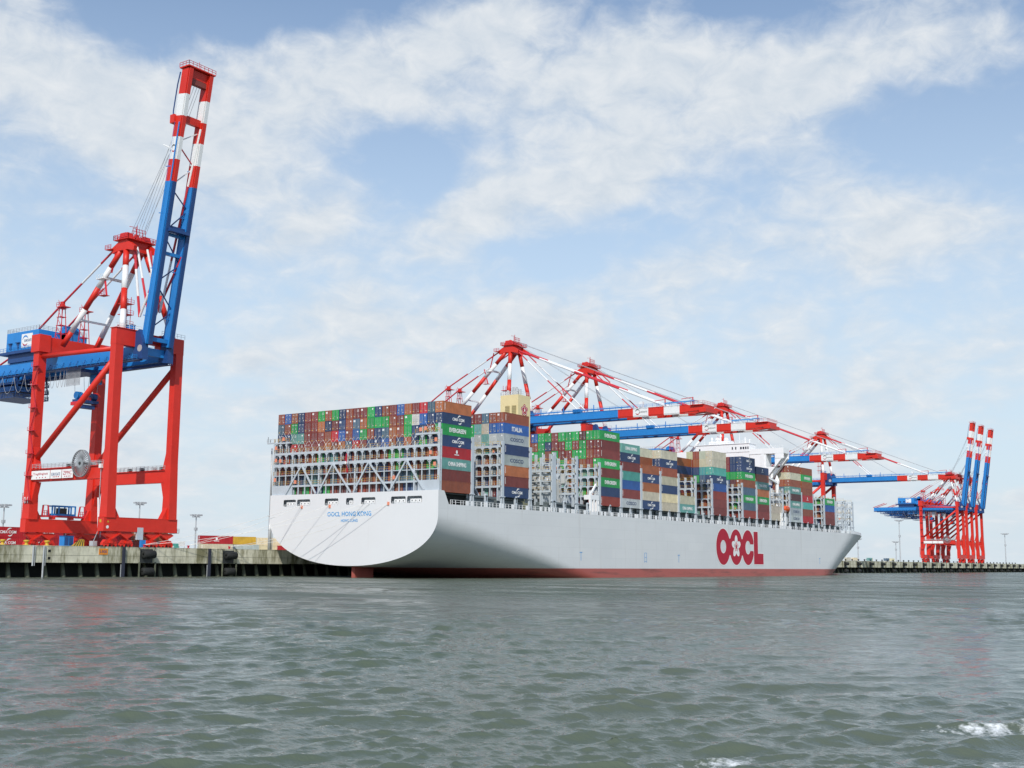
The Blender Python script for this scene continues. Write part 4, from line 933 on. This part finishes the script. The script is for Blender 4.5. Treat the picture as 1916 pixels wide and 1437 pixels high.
    for a0_,a1_,mm in((.4,2.9,BLUE),(3.5,5.6,OOC)):
        P=[]
        for i in range(11):
            a=a0_+(a1_-a0_)*i/10;t_=.05+.16*math.sin(PI*i/10);P+=[(-5.95,44.3+(1.3+t_)*-math.cos(a),56+(1.3+t_)*math.sin(a)),(-5.95,44.3+(1.3-t_)*-math.cos(a),56+(1.3-t_)*math.sin(a))]
        s_.poly(P,[(2*i,2*i+1,2*i+3,2*i+2) for i in range(10)],mm)
    s_.obj('logo_mark',sb_)
    if detail: text('EUROGATE',(-5.96,43.1,56.0),3.2,.7,DBLUE,mh_,'-x','sign_text')
    # service platforms below the girder's rear end
    m_=MB()
    for zz,ya,yb in((44.6,48.3,70),(42.6,48.3,66),(40.8,48.3,60)):
        m_.box(-5.6,5.0,ya,yb,zz,zz+.18,DBLUE);m_.rail([(-5.6,ya,zz),(-5.6,yb,zz)],1.2,DBLUE,1.4,.055,3);m_.rail([(-5.6,ya,zz),(5,ya,zz)],1.2,DBLUE,1.4,.055,3);m_.rail([(5,ya,zz),(5,yb,zz)],1.2,DBLUE,1.4,.055,3)
        for y in(ya,(ya+yb)/2,yb):
            for x_ in(-5.5,4.9): m_.beam((x_,y,zz),(x_*.75,y,47.4),.16,.16,DBLUE)
    m_.box(-4,3,50,62,42.8,44.3,BLUE);O(m_,'service_platform')
    # trolley with cab and festoon
    m_=MB();ty=24.5;m_.box(-3.4,3.4,ty-3.5,ty+3.5,45.8,46.6,DBLUE)
    for x_ in(-2.4,2.4):
        for y_ in(ty-2,ty+2): m_.tube((x_,y_,45.8),(x_*.8,y_,40.9),.05,CABLE,5)
    tr=O(m_,'trolley')
    m_=MB();m_.box(-3.3,3.2,ty-1.4,ty+1.0,38.0,38.8,DBLUE);m_.lathe((-3.0,ty,39.9),(1,0,0),[(0,.1),(0,1.0),(1.6,1.0),(1.6,.1)],BLUE,14);m_.lathe((1.5,ty,39.9),(1,0,0),[(0,.1),(0,1.0),(1.6,1.0),(1.6,.1)],DBLUE,14);m_.box(-2.4,2.4,ty-.9,ty+.8,36.6,37.6,DBLUE);m_.box(-.9,.9,ty-1.2,ty+1.0,38.5,39.6,PINKRED)
    for x_ in(-3.3,3.1): m_.box(x_-.35,x_+.35,ty-1.6,ty+1.2,37.2,38.1,PINKRED)
    m_.obj('headblock',tr)
    m_=MB();m_.box(1.6,3.8,ty-1.5,ty+.8,43.4,45.8,BLUE);m_.box(1.65,3.75,ty-1.56,ty-1.5,43.9,45.2,GLASS);m_.obj('operator_cab',tr)
    f_=MB();y=ty-5.5
    for k in range(22):
        d=.5 if k<12 else (1.0+.55*(k-12));n=8;dep=4.6
        for i in range(n):
            a,b=i/n,(i+1)/n;f_.beam((-5.9,y+d*a,46.4-dep*4*a*(1-a)),(-5.9,y+d*b,46.4-dep*4*b*(1-b)),.07,.07,CABLE)
        y+=d
        if y>66: break
    O(f_,'festoon_cable')
    # apex head and tower
    ao=0.0 if raised else -4.0
    m_=MB();m_.box(-3.9,3.9,5.6,9.2,76.6,79.3,RED);m_.prism([(-3.9,5.6,79.3),(-3.9,9.2,79.3),(-3.9,8.6,81.2),(-3.9,6.4,81.2)],(2.2,0,0),RED);m_.prism([(1.7,5.6,79.3),(1.7,9.2,79.3),(1.7,8.6,81.2),(1.7,6.4,81.2)],(2.2,0,0),RED)
    m_.box(-4.6,4.6,4.4,10.4,79.3,79.45,RED)
    for x_ in(-2.6,0,2.6): m_.lathe((x_-.25,7.2,80.6),(1,0,0),[(0,.2),(0,1.0),(.5,1.0),(.5,.2)],RED,14)
    for x_ in(-3.4,3.4):
        m_.prism([(x_-.5,5.6,79),(x_-.5,2.6,77.2),(x_-.5,3.0,76),(x_-.5,5.6,76.6)],(1,0,0),RED);m_.prism([(x_-.5,9.2,79),(x_-.5,12.2,77.4),(x_-.5,11.6,76.2),(x_-.5,9.2,76.6)],(1,0,0),RED)
    ah=O(m_,'apex_head');ah.location.y=ao
    r_=MB();r_.rail([(-4.6,4.4,79.4),(-4.6,10.4,79.4),(4.6,10.4,79.4),(4.6,4.4,79.4),(-4.6,4.4,79.4)],1.2,PINKRED,1.2,.05,3);r_.rail([(-2,6,81.2),(2,6,81.2)],1.5,PINKRED,1,.06,2);r_.beam((0,7,81),(0,7,84),.15,.15,PINKRED);r_.beam((-.2,7,83.4),(-2.4,7,83.2),.12,.12,PINKRED)
    r_.box(-4.8,-3.2,11,13.4,77.2,77.35,RED);r_.rail([(-4.8,11,77.3),(-4.8,13.4,77.3)],1.1,PINKRED,.8,.05,3);r_.obj('handrail',ah)
    for sx in(-1,1):
        m_=MB();m_.banded((sx*8.0,.2,53.9),(sx*3.1,6.8+ao,77.0),.78,[(1,WHITE),(1.05,RED),(1.15,WHITE),(.9,RED)],14);O(m_,'front_frame_leg',s=True)
        m_=MB();m_.banded((sx*5.0,28.6,53.2),(sx*3.1,8.6+ao,77.2),.72,[(.8,RED),(1.25,WHITE),(1.2,RED),(1.1,WHITE),(1.0,RED)],14);O(m_,'rear_frame_leg',s=True)
        m_=MB();m_.banded((sx*3.6,42.5,58.9),(sx*3.6,31.9,65.3),.27,[(1,PINKRED)],8);m_.banded((sx*3.6,31.9,65.3),(sx*3.2,11.2+ao,77.6),.27,[(1,PINKRED),(.95,WHITE),(.7,PINKRED)],8);O(m_,'backstay')
        m_=MB();m_.banded((sx*3.6,77,50.6),(sx*3.6,66.4,54.3),.27,[(1,PINKRED)],8);O(m_,'rear_stay')
        m_=MB();yb=31.9
        for dx in(-.7,.7):
            for dy in(-1.2,1.2): m_.beam((sx*3.6+dx*1.3,yb+dy*1.3,53.4),(sx*3.6+dx*.6,yb+dy*.4,64.9),.16,.16,PINKRED)
        for k in range(5):
            z=54.6+2.3*k;q=1.25-.16*k;m_.beam((sx*3.6-.9,yb-q,z),(sx*3.6-.9,yb+q,z+2.4),.1,.1,PINKRED);m_.box(sx*3.6-.9,sx*3.6+.9,yb-q,yb+q,z,z+.1,PINKRED)
        m_.box(sx*3.6-1.3,sx*3.6+1.1,yb-2.1,yb+.8,64.1,64.3,RED);m_.rail([(sx*3.6-1.3,yb-2.1,64.3),(sx*3.6-1.3,yb+.8,64.3)],1.1,PINKRED,.8,.045);m_.box(sx*3.6-.35,sx*3.6+.35,yb-.6,yb+.6,64.2,65.7,RED);O(m_,'lattice_mast')
        m_=MB();    # red stair tower beside the hinge
        if sx<0:
            for dx in(-.8,.8):
                for dy in(-.8,.8): m_.beam((-4.6+dx,3.6+dy,54),(-4.6+dx,3.6+dy,63.5),.12,.12,PINKRED)
            for z in(56,58.8,61.6): m_.box(-6.1,-3.3,2.2,5.0,z,z+.12,RED);m_.rail([(-6.1,2.2,z),(-3.3,2.2,z)],1.1,PINKRED,.7,.04)
            O(m_,'access_tower')
    m_=MB();m_.beam((-4.4,22.6,59.6),(4.4,22.6,59.6),.5,.5,WHITE);O(m_,'frame_cross_tie');m_=MB();m_.beam((-3.4,14.5+ao*.75,70.2),(3.4,14.5+ao*.75,70.2),.7,.6,WHITE);m_.box(-4.8,-2.4,13.6+ao*.75,16.4+ao*.75,69.75,69.9,WHITE);m_.rail([(-4.8,13.6+ao*.75,69.7),(-4.8,16.4+ao*.75,69.7)],1.2,WHITE,.8);m_.box(-5.6,-3.8,11.6,14,64.9,65.0,RED);m_.rail([(-5.6,11.6,65),(-5.6,14,65)],1.2,PINKRED,.8,.05,3);m_.beam((-4.2,12.4,65),(-3.4,14.8,71),.5,.1,PINKRED);m_.beam((-3.4,12.0,71.2),(-3.6,10.2,77),.5,.1,PINKRED);O(m_,'frame_cross_tie')
    # boom
    hy,hz=(-3.4,50.9) if raised else (-2.3,51.2)
    if raised: by,bz=(-14.0+3.4),(121.2-hz)
    else: by,bz=-1.0,0.0
    d=Vector((0,by,bz)).normalized();nrm=Vector((0,-d.z,d.y)) # local up of the boom when lowered
    if not raised: nrm=Vector((0,0,1))
    else: nrm=Vector((0,d.z,-d.y))
    LB=L
    H=Vector((0,hy,hz-(1.2 if not raised else 0)))
    seq=[.586,.08,.082,.077,.080,.095] if raised else [.557,.08,.08,.08,.08,.123]
    cols=[BLUE,RED,WHITE,RED,WHITE,RED]
    m_=MB();x0=3.3
    for sx in(-1,1):
        t_=0
        for q,(f_,cm_) in enumerate(zip(seq,cols)):
            a=H+d*(LB*t_);t_+=f_;b=H+d*(LB*t_);off=Vector((sx*x0,0,0))
            m_.beam(a+off,b+off,1.35,2.7 if not raised else 2.5,cm_,nrm,h2=(1.5 if (q==5 and not raised) else None))
            m_.beam(a+off-nrm*1.55,b+off-nrm*1.55,1.1,.32,cm_ if q else DBLUE,nrm)
        # welded stiffening ribs along the outer web
    for f_,cm_,w_ in((.02,BLUE,1.0),(.33,BLUE,.8),(.82,RED,1.8),(.985,RED,2.2)):
        p=H+d*(LB*f_);m_.beam(p+Vector((-x0,0,0)),p+Vector((x0,0,0)),w_,1.6,cm_,nrm)
    if raised:
        p=H+d*(LB*.42);m_.beam(p+Vector((-x0,0,0)),p+Vector((x0,0,0)),1.5,2.0,DBLUE,nrm);m_.box(-3.2,3.2,p.y-2.4,p.y-.9,p.z-1.2,p.z-.4,DBLUE)
        p=H+d*(LB*.40);m_.beam(p+Vector((-x0,0,0)),p+Vector((x0,0,0)),.8,.8,BLUE,nrm)
    bo=O(m_,'boom')
    m_=MB()
    zig=[.05,.13,.22,.30,.40,.50,.57,.66,.73,.79]
    for k,(a,b) in enumerate(zip(zig[:-1],zig[1:])):
        s=1 if k%2 else -1;m_.beam(H+d*(LB*a)+Vector((s*x0,0,0)),H+d*(LB*b)+Vector((-s*x0,0,0)),.25,.25,DBLUE if b<.58 else (PINKRED if k%2 else WHITE),nrm)
    m_.obj('boom_bracing',bo)
    m_=MB();o_=nrm*(1.45 if not raised else -1.4)
    def bp(f,x,e=0): return H+d*(LB*f)+Vector((x,0,0))+nrm*e
    if not raised:
        m_.beam(bp(.0,-3.6,2.1),bp(.62,-3.6,2.1),.28,.28,BLUE);m_.rail([bp(.0,-4.6,1.4),bp(.97,-4.6,1.4)],1.1,BLUE,2.4,.035,3);m_.beam(bp(.8,-3.6,2.3),bp(.95,-3.6,2.6),.4,.4,SKYB)
        for k in range(16): q=bp(k/16+.01,-3.6,1.35);m_.beam(q,q+Vector((0,0,1.0)),.12,.12,BLUE)
        for f in(.12,.42,.25): q=bp(f,-3.3,1.4);m_.beam(q,q+Vector((0,0,2.4)),.25,.25,BLUE)
        m_.box(-4.4,-2.4,bp(.33,0).y-1.5,bp(.33,0).y+1.5,bp(0,0,1.4).z,bp(0,0,2.6).z,BLUE)
        q=bp(.97,0,0);m_.box(-4.8,4.8,q.y-2.2,q.y+2.5,q.z+.9,q.z+1.1,RED);m_.rail([(-4.8,q.y-2.2,q.z+1.1),(4.8,q.y-2.2,q.z+1.1)],1.2,PINKRED,1.2);m_.rail([(-4.8,q.y-2.2,q.z+1.1),(-4.8,q.y+2.5,q.z+1.1)],1.2,PINKRED,1.2);m_.box(-4.6,4.6,q.y-3.2,q.y-.5,q.z-1.6,q.z-.3,RED)
        for f in(.80,.94): q=bp(f,-3.3,1.3);m_.beam(q,q+Vector((0,0,2.6)),.3,.3,PINKRED);m_.beam(q+Vector((0,0,2.5)),q+Vector((0,4.4,2.2)),.2,.2,PINKRED)
        q=bp(.68,-3.3,1.4);m_.box(-3.9,-2.7,q.y-.5,q.y+.9,q.z,q.z+2.2,WHITE)
    else:
        m_.rail([bp(.03,-4.6,.2),bp(.8,-4.6,.2)],.05,BLUE,3,.03,1)
        for x_ in(-4.2,4.2): m_.beam(bp(.0,x_,-1.0),bp(.80,x_,-1.0),.2,.3,BLUE if True else RED,nrm)
        for f in(.1,.27,.47,.64): q=bp(f,-3.9,0);m_.beam(q,q+nrm*2.0,.2,.2,BLUE);q=bp(f,3.0,0);m_.beam(q+Vector((-1.6,0,0)),q,.2,.2,BLUE)
        a=bp(.80,-4.2,1.3);b=bp(.84,-4.2,2.0);c=bp(.94,-4.2,1.9);e_=bp(.985,-4.2,1.5)
        for p,q in((a,b),(b,c),(c,e_)): m_.tube(p,q,.16,DBLUE,8)
        q=bp(1.0,0,0);m_.box(-4.4,4.4,q.y-1.8,q.y+1.8,q.z+.1,q.z+.4,RED);m_.rail([(-4.4,q.y-1.8,q.z+.4),(4.4,q.y-1.8,q.z+.4)],1.1,PINKRED,1.2,.05);m_.rail([(-4.4,q.y-1.8,q.z+.4),(-4.4,q.y+1.8,q.z+.4)],1.1,PINKRED,1.2,.05);m_.beam((.4,q.y,q.z),(.4,q.y,q.z+3),.09,.09,PINKRED)
        q=bp(.815,-3.4,.8);m_.box(q.x-1.2,q.x+.4,q.y,q.y+1.6,q.z-1.2,q.z+1.0,RED)
        q=bp(.705,-4.5,.6);m_.beam(q,q+Vector((-1.0,1.5,.8)),.25,.25,WHITE)
        q=bp(.985,0,.0);m_.box(-2.6,2.6,q.y-.6,q.y+.6,q.z-2.6,q.z-1.0,mat('rusty_red',(.22,.05,.04),.6))
    m_.obj('boom_walkway',bo)
    if detail or not raised:
        s_=MB();q=H+d*(LB*((.557+.08*1.5) if not raised else .705))
        for a0_,a1_,mm in((.4,2.9,DARK),(3.6,5.9,OOC)):
            P=[]
            for i in range(11):
                a=a0_+(a1_-a0_)*i/10;t_=.04+.13*math.sin(PI*i/10)
                for rr_ in(.85+t_,.85-t_): P.append((-x0-.70-.01,q.y+rr_*-math.cos(a)*(.8 if raised else 1)+(1.2 if not raised else 0),q.z+rr_*math.sin(a)))
            s_.poly(P,[(2*i,2*i+1,2*i+3,2*i+2) for i in range(10)],mm)
        s_.obj('logo_mark',bo)
        if not raised: text('EUROGATE',(-x0-.72,q.y-1.0,q.z-.1),3.2,.5,DARK,bo,'-x','boom_lettering')
    # forestays and hoist ropes
    if not raised:
        for sx in(-1,1):
            for ya,mul,bd,r_ in((bp(.345,sx*3.3,1.4),1,[(.9,PINKRED),(1.6,WHITE),(1.15,PINKRED),(1.35,WHITE)],.24),(bp(.80,sx*3.3,1.5),1,[(.75,PINKRED),(1.1,WHITE),(1.35,PINKRED),(1.3,WHITE)],.36)):
                m_=MB();m_.banded((sx*3.0,4.0+ao,77.3),ya,r_,bd,8);O(m_,'forestay')
        m_=MB()
        for x_ in(-2.4,-1.9,1.9,2.4): m_.tube((x_,6+ao,81),bp(.90,x_,2.0),.06,CABLE,5,caps=False)
        for x_ in(-.8,.8): m_.tube((x_,6+ao,80.4),bp(.55,x_,2.0),.05,CABLE,5,caps=False)
        O(m_,'hoist_rope')
    else:
        for sx in(-1,1):
            m_=MB();m_.banded((sx*2.6,4.2,77.2),(sx*2.2,1.2,58.5),.34,[(1.0,PINKRED),(1.2,WHITE),(.9,PINKRED)],8);m_.banded((sx*2.2,1.2,58.5),bp(.33,sx*2.8,-1.0),.3,[(.6,WHITE),(1,PINKRED)],8);O(m_,'forestay')
            m_=MB();m_.banded((sx*1.6,4.4,77.4),(sx*1.9,-1.5,60),.3,[(1,WHITE),(1,PINKRED)],8);m_.banded((sx*1.9,-1.5,60),bp(.8,sx*2.6,-1.2),.3,[(.9,WHITE),(1.3,PINKRED),(1,WHITE)],8);O(m_,'forestay')
        m_=MB()
        for x_ in(-2.2,-1.5,1.5): m_.tube((x_,6.6,81),bp(.70,x_-2.2,1.2),.05,CABLE,5,caps=False)
        for x_ in(-1.2,-.4,.5,1.3): m_.tube((x_,5.5,80.5),bp(.98,x_,-.6),.05,CABLE,5,caps=False)
        O(m_,'hoist_rope')
    # cable reel, sign boards, number, hinge gear
    c=(-11.0,9.4,20.7);m_=MB();REEL=mat('reel_steel',(.34,.36,.37),.4,.3);m_.lathe((-11.35,c[1],c[2]),(1,0,0),[(0,.05),(0,1.15),(.12,1.15)],REEL,24)
    m_.lathe((-11.3,c[1],c[2]),(1,0,0),[(0,3.25),(0,3.42),(.6,3.42),(.6,3.25),(0,3.25)],REEL,40)
    for k in range(32):
        a=2*PI*k/32;v_=Vector((0,math.cos(a),math.sin(a)));p=Vector((-11.25,c[1],c[2]));m_.beam(p+v_*1.0,p+v_*3.35,.10,.13,REEL,(1,0,0),.10,.26)
    m_.lathe((-11.5,c[1],c[2]),(1,0,0),[(0,.05),(0,.4),(2.4,.4)],DARK,12);O(m_,'cable_reel')
    m_=MB();m_.tube((-10.6,1.9,19.2),(-10.6,1.9,12),.08,STEEL,6);m_.tube((-10.9,1.9,12),(-10.9,1.2,4.2),.2,WHITE,8);m_.box(-11.1,-10.2,1.4,2.2,19.3,20.3,WHITE);m_.tube((-10.9,1.2,4.2),(-11.6,2.2,.8),.08,STEEL,6);m_.box(-11.9,-10.7,1.6,3.0,.3,1.5,STEEL);O(m_,'cable_guide')
    for (ya,yb,s1,s2) in ((30.2,22.4,'Tragfähigkeit',DARK),(22.1,17.6,'EUROGATE',DBLUE),(17.3,12.9,'ZPMC',OOC)):
        m_=MB();m_.box(-lx-1.32,-lx-1.2,yb,ya,17.3,19.5,TXW);bo_=O(m_,'sign_board')
        if detail: 
            text(s1,(-lx-1.34,(ya+yb)/2,18.6 if s1!='EUROGATE' else 18.4),(ya-yb)*.8,.75 if s1!='ZPMC' else 1.0,s2 if s1!='Tragfähigkeit' else OOC,bo_,'-x','sign_text')
            bb_=MB();
            for k in range(4): bb_.box(-lx-1.35,-lx-1.32,yb+(ya-yb)*(.2+k*.16),yb+(ya-yb)*(.2+k*.16)+.35,17.6,17.85,OOC)
            bb_.obj('small_lettering',bo_)
    if number: text(number,(-lx-1.4,G,12.1),1.9,1.7,TXW,R,'-x','crane_number',.02)
    for sx in(-1,1):
        m_=MB();m_.prism([(sx*4.0-.9,-4.0,46.8),(sx*4.0-.9,-.5,47.2),(sx*4.0-.9,-.5,53.6),(sx*4.0-.9,-2.4,54.5),(sx*4.0-.9,-4.0,51)],(1.8,0,0),DBLUE);m_.tube((sx*4.95,-3.0,49.6),(sx*3.8,-3.0,49.6),.9,STEEL,12);O(m_,'boom_hinge')
    m_=MB();m_.box(-5.8,-4.7,-.6,2.6,52,55.6,BLUE);m_.box(-5.9,-4.6,-.7,2.7,55.6,55.75,DBLUE);O(m_,'hinge_cabinet')
    if detail:
        m_=MB();m_.box(-.4,.9,-2.0,-1.2,.1,1.9,BLUE);m_.box(-.4,.9,-1.9,-1.2,2.4,6.0,GREY) if False else None;m_.box(-1.2,.6,-1.2,-.6,2.0,5.0,GREY);O(m_,'electrical_cabinet')
        m_=MB();m_.box(10.7,12.0,-1.0,1.2,3.8,3.95,STEEL);m_.rail([(12,-1,3.9),(12,1.2,3.9)],1.1,STEEL,.7,.04,3);m_.rail([(10.7,-1,3.9),(12,-1,3.9)],1.1,STEEL,.7,.04,3);O(m_,'end_platform')
        m_=MB();m_.box(-11.22,-11.2,-.2,.5,6.0,6.7,YEL);m_.poly([(-10.1+.4*math.cos(a),-1.2,4.9+.4*math.sin(a)) for a in [i*PI/6 for i in range(12)]],[tuple(range(12))],TXW);m_.poly([(-10.3,-1.21,6.0),(-9.7,-1.21,6.0),(-10.0,-1.21,6.6)],[(0,1,2)],YEL);O(m_,'warning_sign')
    return R
crane(-40.0,1,True,'tall red and blue quay crane at the left with its boom raised',True,'01',71.2)
cb_=crane(129.5,.974,False,'nearest lowered-boom crane, its red peak right behind the cream funnel',True,None,76)
def clone(root,X,s,label):
    c=copy_tree(root);c.location.x=X;c.scale=(s,)*3;c['label']=label;return c
clone(cb_,184.4,.969,'second lowered-boom crane, peak between the funnel and the white deckhouse')
clone(cb_,313.8,.945,'third lowered-boom crane, peak above the white deckhouse')
clone(cb_,450.6,.929,'farthest lowered-boom crane, peak over the bow containers')
cf=crane(741,.873,True,'leftmost of the three distant cranes with raised booms',False,None,74.1)
clone(cf,767.7,.873,'middle one of the three distant cranes with raised booms')
clone(cf,799.1,.873,'rightmost of the three distant cranes with raised booms')
# spreader parked on the landside sill beam
sp_=empty('spreader',(-39.4,66.8,14.55),'blue and red container spreader parked on the low beam of the near crane','spreader')
m_=MB();m_.box(-6.6,6.6,-.9,.9,.55,1.0,PINKRED)
for s in(-1,1): m_.box(s*5.9-.9,s*5.9+.9,-1.2,1.2,.5,.9,PINKRED)
m_.box(-3.2,-2.4,-.9,.9,0,.55,RED);m_.box(2.4,3.2,-.9,.9,0,.55,RED);m_.obj('spreader_frame',sp_)
m_=MB()
for s in(-1,1):
    m_.beam((s*6.5,-1,1),(s*6.3,-1,3.6),.35,.35,PINKRED,(0,1,0));m_.beam((s*4.5,-1,1),(s*4.9,-1,3.6),.3,.3,PINKRED,(0,1,0));m_.beam((s*4.9,-1,3.6),(s*6.3,-1,3.6),.15,.15,PINKRED)
    m_.rail([(s*4.6,-1,1),(s*6.4,-1,1)],1.2,PINKRED,.6,.06)
m_.obj('guard_frame',sp_)
m_=MB();m_.box(-1.2,1.0,-.8,.8,1.0,3.0,DARK)
for x_ in(-3.5,-1.5,1.5,3.5): m_.beam((x_,-.9,1),(x_,-.9,3.5),.3,.3,BLUE,(0,1,0));m_.beam((x_,.9,1),(x_,.9,3.5),.3,.3,BLUE,(0,1,0))
for y_ in(-.9,.9): m_.beam((-3.6,y_,3.5),(3.6,y_,3.5),.35,.35,BLUE)
m_.box(-3.5,3.5,-.9,.9,1.0,1.5,BLUE);m_.obj('headblock',sp_)
# ================================================================ QUAYSIDE THINGS
sd_=empty('striped_barrier',(-59.0,32.2,QZ),'yellow and black striped barrier standing beside the blue box on the quay','barrier')
m_=MB();m_.prism([(-1.6,0,0),(2.0,0,0),(2.0,0,1.7),(.9,0,1.7)],(0,.2,0),YEL);m_.obj('panel',sd_)
m_=MB()
for k in range(4): m_.poly([(-.9+k*.75,-.02,.05),(-.6+k*.75,-.02,.05),(.45+k*.45,-.02,1.55),(.25+k*.45,-.02,1.55)],[(0,1,2,3)],DARK)
m_.obj('stripe',sd_)
bx=empty('equipment_box',(-60.6,34.0,QZ),'blue steel equipment box on the quay between the crane bogies','equipment box')
m_=MB();m_.box(-1.3,1.3,-.9,.9,.1,2.4,BLUE);m_.box(-1.4,1.4,-1.0,1.0,2.4,2.55,DBLUE);m_.obj('cabinet',bx)
m_=MB();m_.box(-1.1,-.1,-.94,-.9,.3,2.2,DBLUE);m_.box(.1,1.1,-.94,-.9,.3,2.2,DBLUE);m_.obj('door',bx)
nb=empty('notice_board',(-27.9,31.9,QZ),'small white notice board on the quay edge right of the crane','notice board')
m_=MB();m_.box(-1.0,1.0,0,.1,.6,1.8,TXW);m_.obj('panel',nb);m_=MB();m_.box(-.9,-.8,0,.1,0,.6,STEEL);m_.box(.8,.9,0,.1,0,.6,STEEL);m_.obj('post',nb)
# tapered pole at the ship's port quarter
pl=empty('steel_pole',(3.9,33,QZ),'tall tapering grey steel pole on the quay at the stern left edge','pole')
m_=MB();m_.tube((0,0,0),(-.2,0,9.5),.55,STEEL,12,r2=.42);m_.tube((-.2,0,9.5),(-.5,0,28.5),.3,STEEL,10,r2=.18);m_.obj('shaft',pl,True)
m_=MB();m_.tube((.75,-.2,0),(.75,-.2,7),.1,STEEL,6);m_.box(-.6,1.0,-.3,.3,5.4,5.6,STEEL);m_.box(-.7,.7,-.6,.6,9.4,9.6,STEEL);m_.obj('bracket',pl)
# floodlight masts
def mast(x,y,h,label,s=1):
    r=empty('floodlight_mast',(x,y,QZ),label,'light mast','floodlight masts')
    m_=MB();m_.tube((0,0,0),(0,0,h),.38*s,STEEL,8,r2=.2*s);m_.box(-.5*s,.5*s,-.5*s,.5*s,h*.62,h*.62+1.1*s,STEEL);m_.obj('mast_pole',r)
    m_=MB()
    m_.lathe((0,0,h-.2),(0,0,1),[(0,1.5*s),(.15,1.6*s),(.3,1.5*s)],STEEL,12)
    for k in range(10):
        a=2*PI*k/10;p=Vector((1.9*s*math.cos(a),1.9*s*math.sin(a),h+.5));m_.beam((0,0,h),p,.12*s,.12*s,STEEL);m_.box(p.x-.4*s,p.x+.4*s,p.y-.3*s,p.y+.3*s,p.z-.1,p.z+.4*s,STEEL)
    m_.obj('lamp_ring',r)
mast(51.5,150,17.2,'light mast seen through the legs of the tall near crane');mast(78.2,150,13.7,'light mast rising left of the red and grey yard containers')
mast(-3,150,14,'light mast at the far left edge of the photo')
mast(841,150,20.5,'light mast right beside the tip of the ship bow',1.6);mast(952,150,20.2,'short light mast left of the tall one near the far cranes',1.6);mast(965,150,41.4,'tallest light mast left of the three distant cranes',1.9);mast(1409,150,39,'light mast alone at the right edge of the photo',2.2)
# yard containers
def yc(x,y,tiers,rz,cs,where,st=None):
    for i,c in enumerate(cs): container(x,y,QZ+.02+i*2.9,c,'%s yard container %s, %s of its stack'%(WORD[c],where,'top' if i==len(cs)-1 else ('bottom' if i==0 else 'middle')),(st[i] if st else None),'containers in the yard',RAD(rz))
yc(52.2,118,2,-22,['beige','red'],'right of the near crane under the ropes',['code','hs']);yc(65,118.2,1,-22,['grey'],'behind the red and beige pair')
yc(66,121,2,-22,['grey','yellow'],'just left of the grey pole',[None,None]);yc(61.5,124,2,-22,['brick','maroon'],'between the two front stacks',[None,'code'])
yc(37,128,1,-18,['teal'],'low behind the red bollards',['chs']);yc(86,125,2,-22,['cream','cream'],'right of the steel pole');yc(93,121,1,-22,['red'],'touching the ship stern outline')
yc(22,132,1,-18,['steel'],'at the right foot of the near crane')
for k in range(4):
    yc(-47+12.6*k,90+1*k,2,0,['red','red'] if k!=2 else ['red','maroon'],['at the left edge of the photo','behind the left leg of the near crane','behind the blue box under the crane','behind the middle of the near crane'][k],['cma','cma'] if k<2 else [None,'code'])
yc(4,92,2,0,['brick','orange'],'behind the right bogies of the near crane')
# low far terminal: long rows of stacked boxes beyond the bow, one thing each
rf=random.Random(9);nfar=0
for k in range(17):
    x=745+k*23;y=205+rf.uniform(-8,8)
    yc(x,y,1,0,[rf.choice(['grey','white','beige']),rf.choice(['grey','beige','white','seagreen','white','red','cream','steel'])],'beyond the ship bow, %s from the left'%ORD[k])
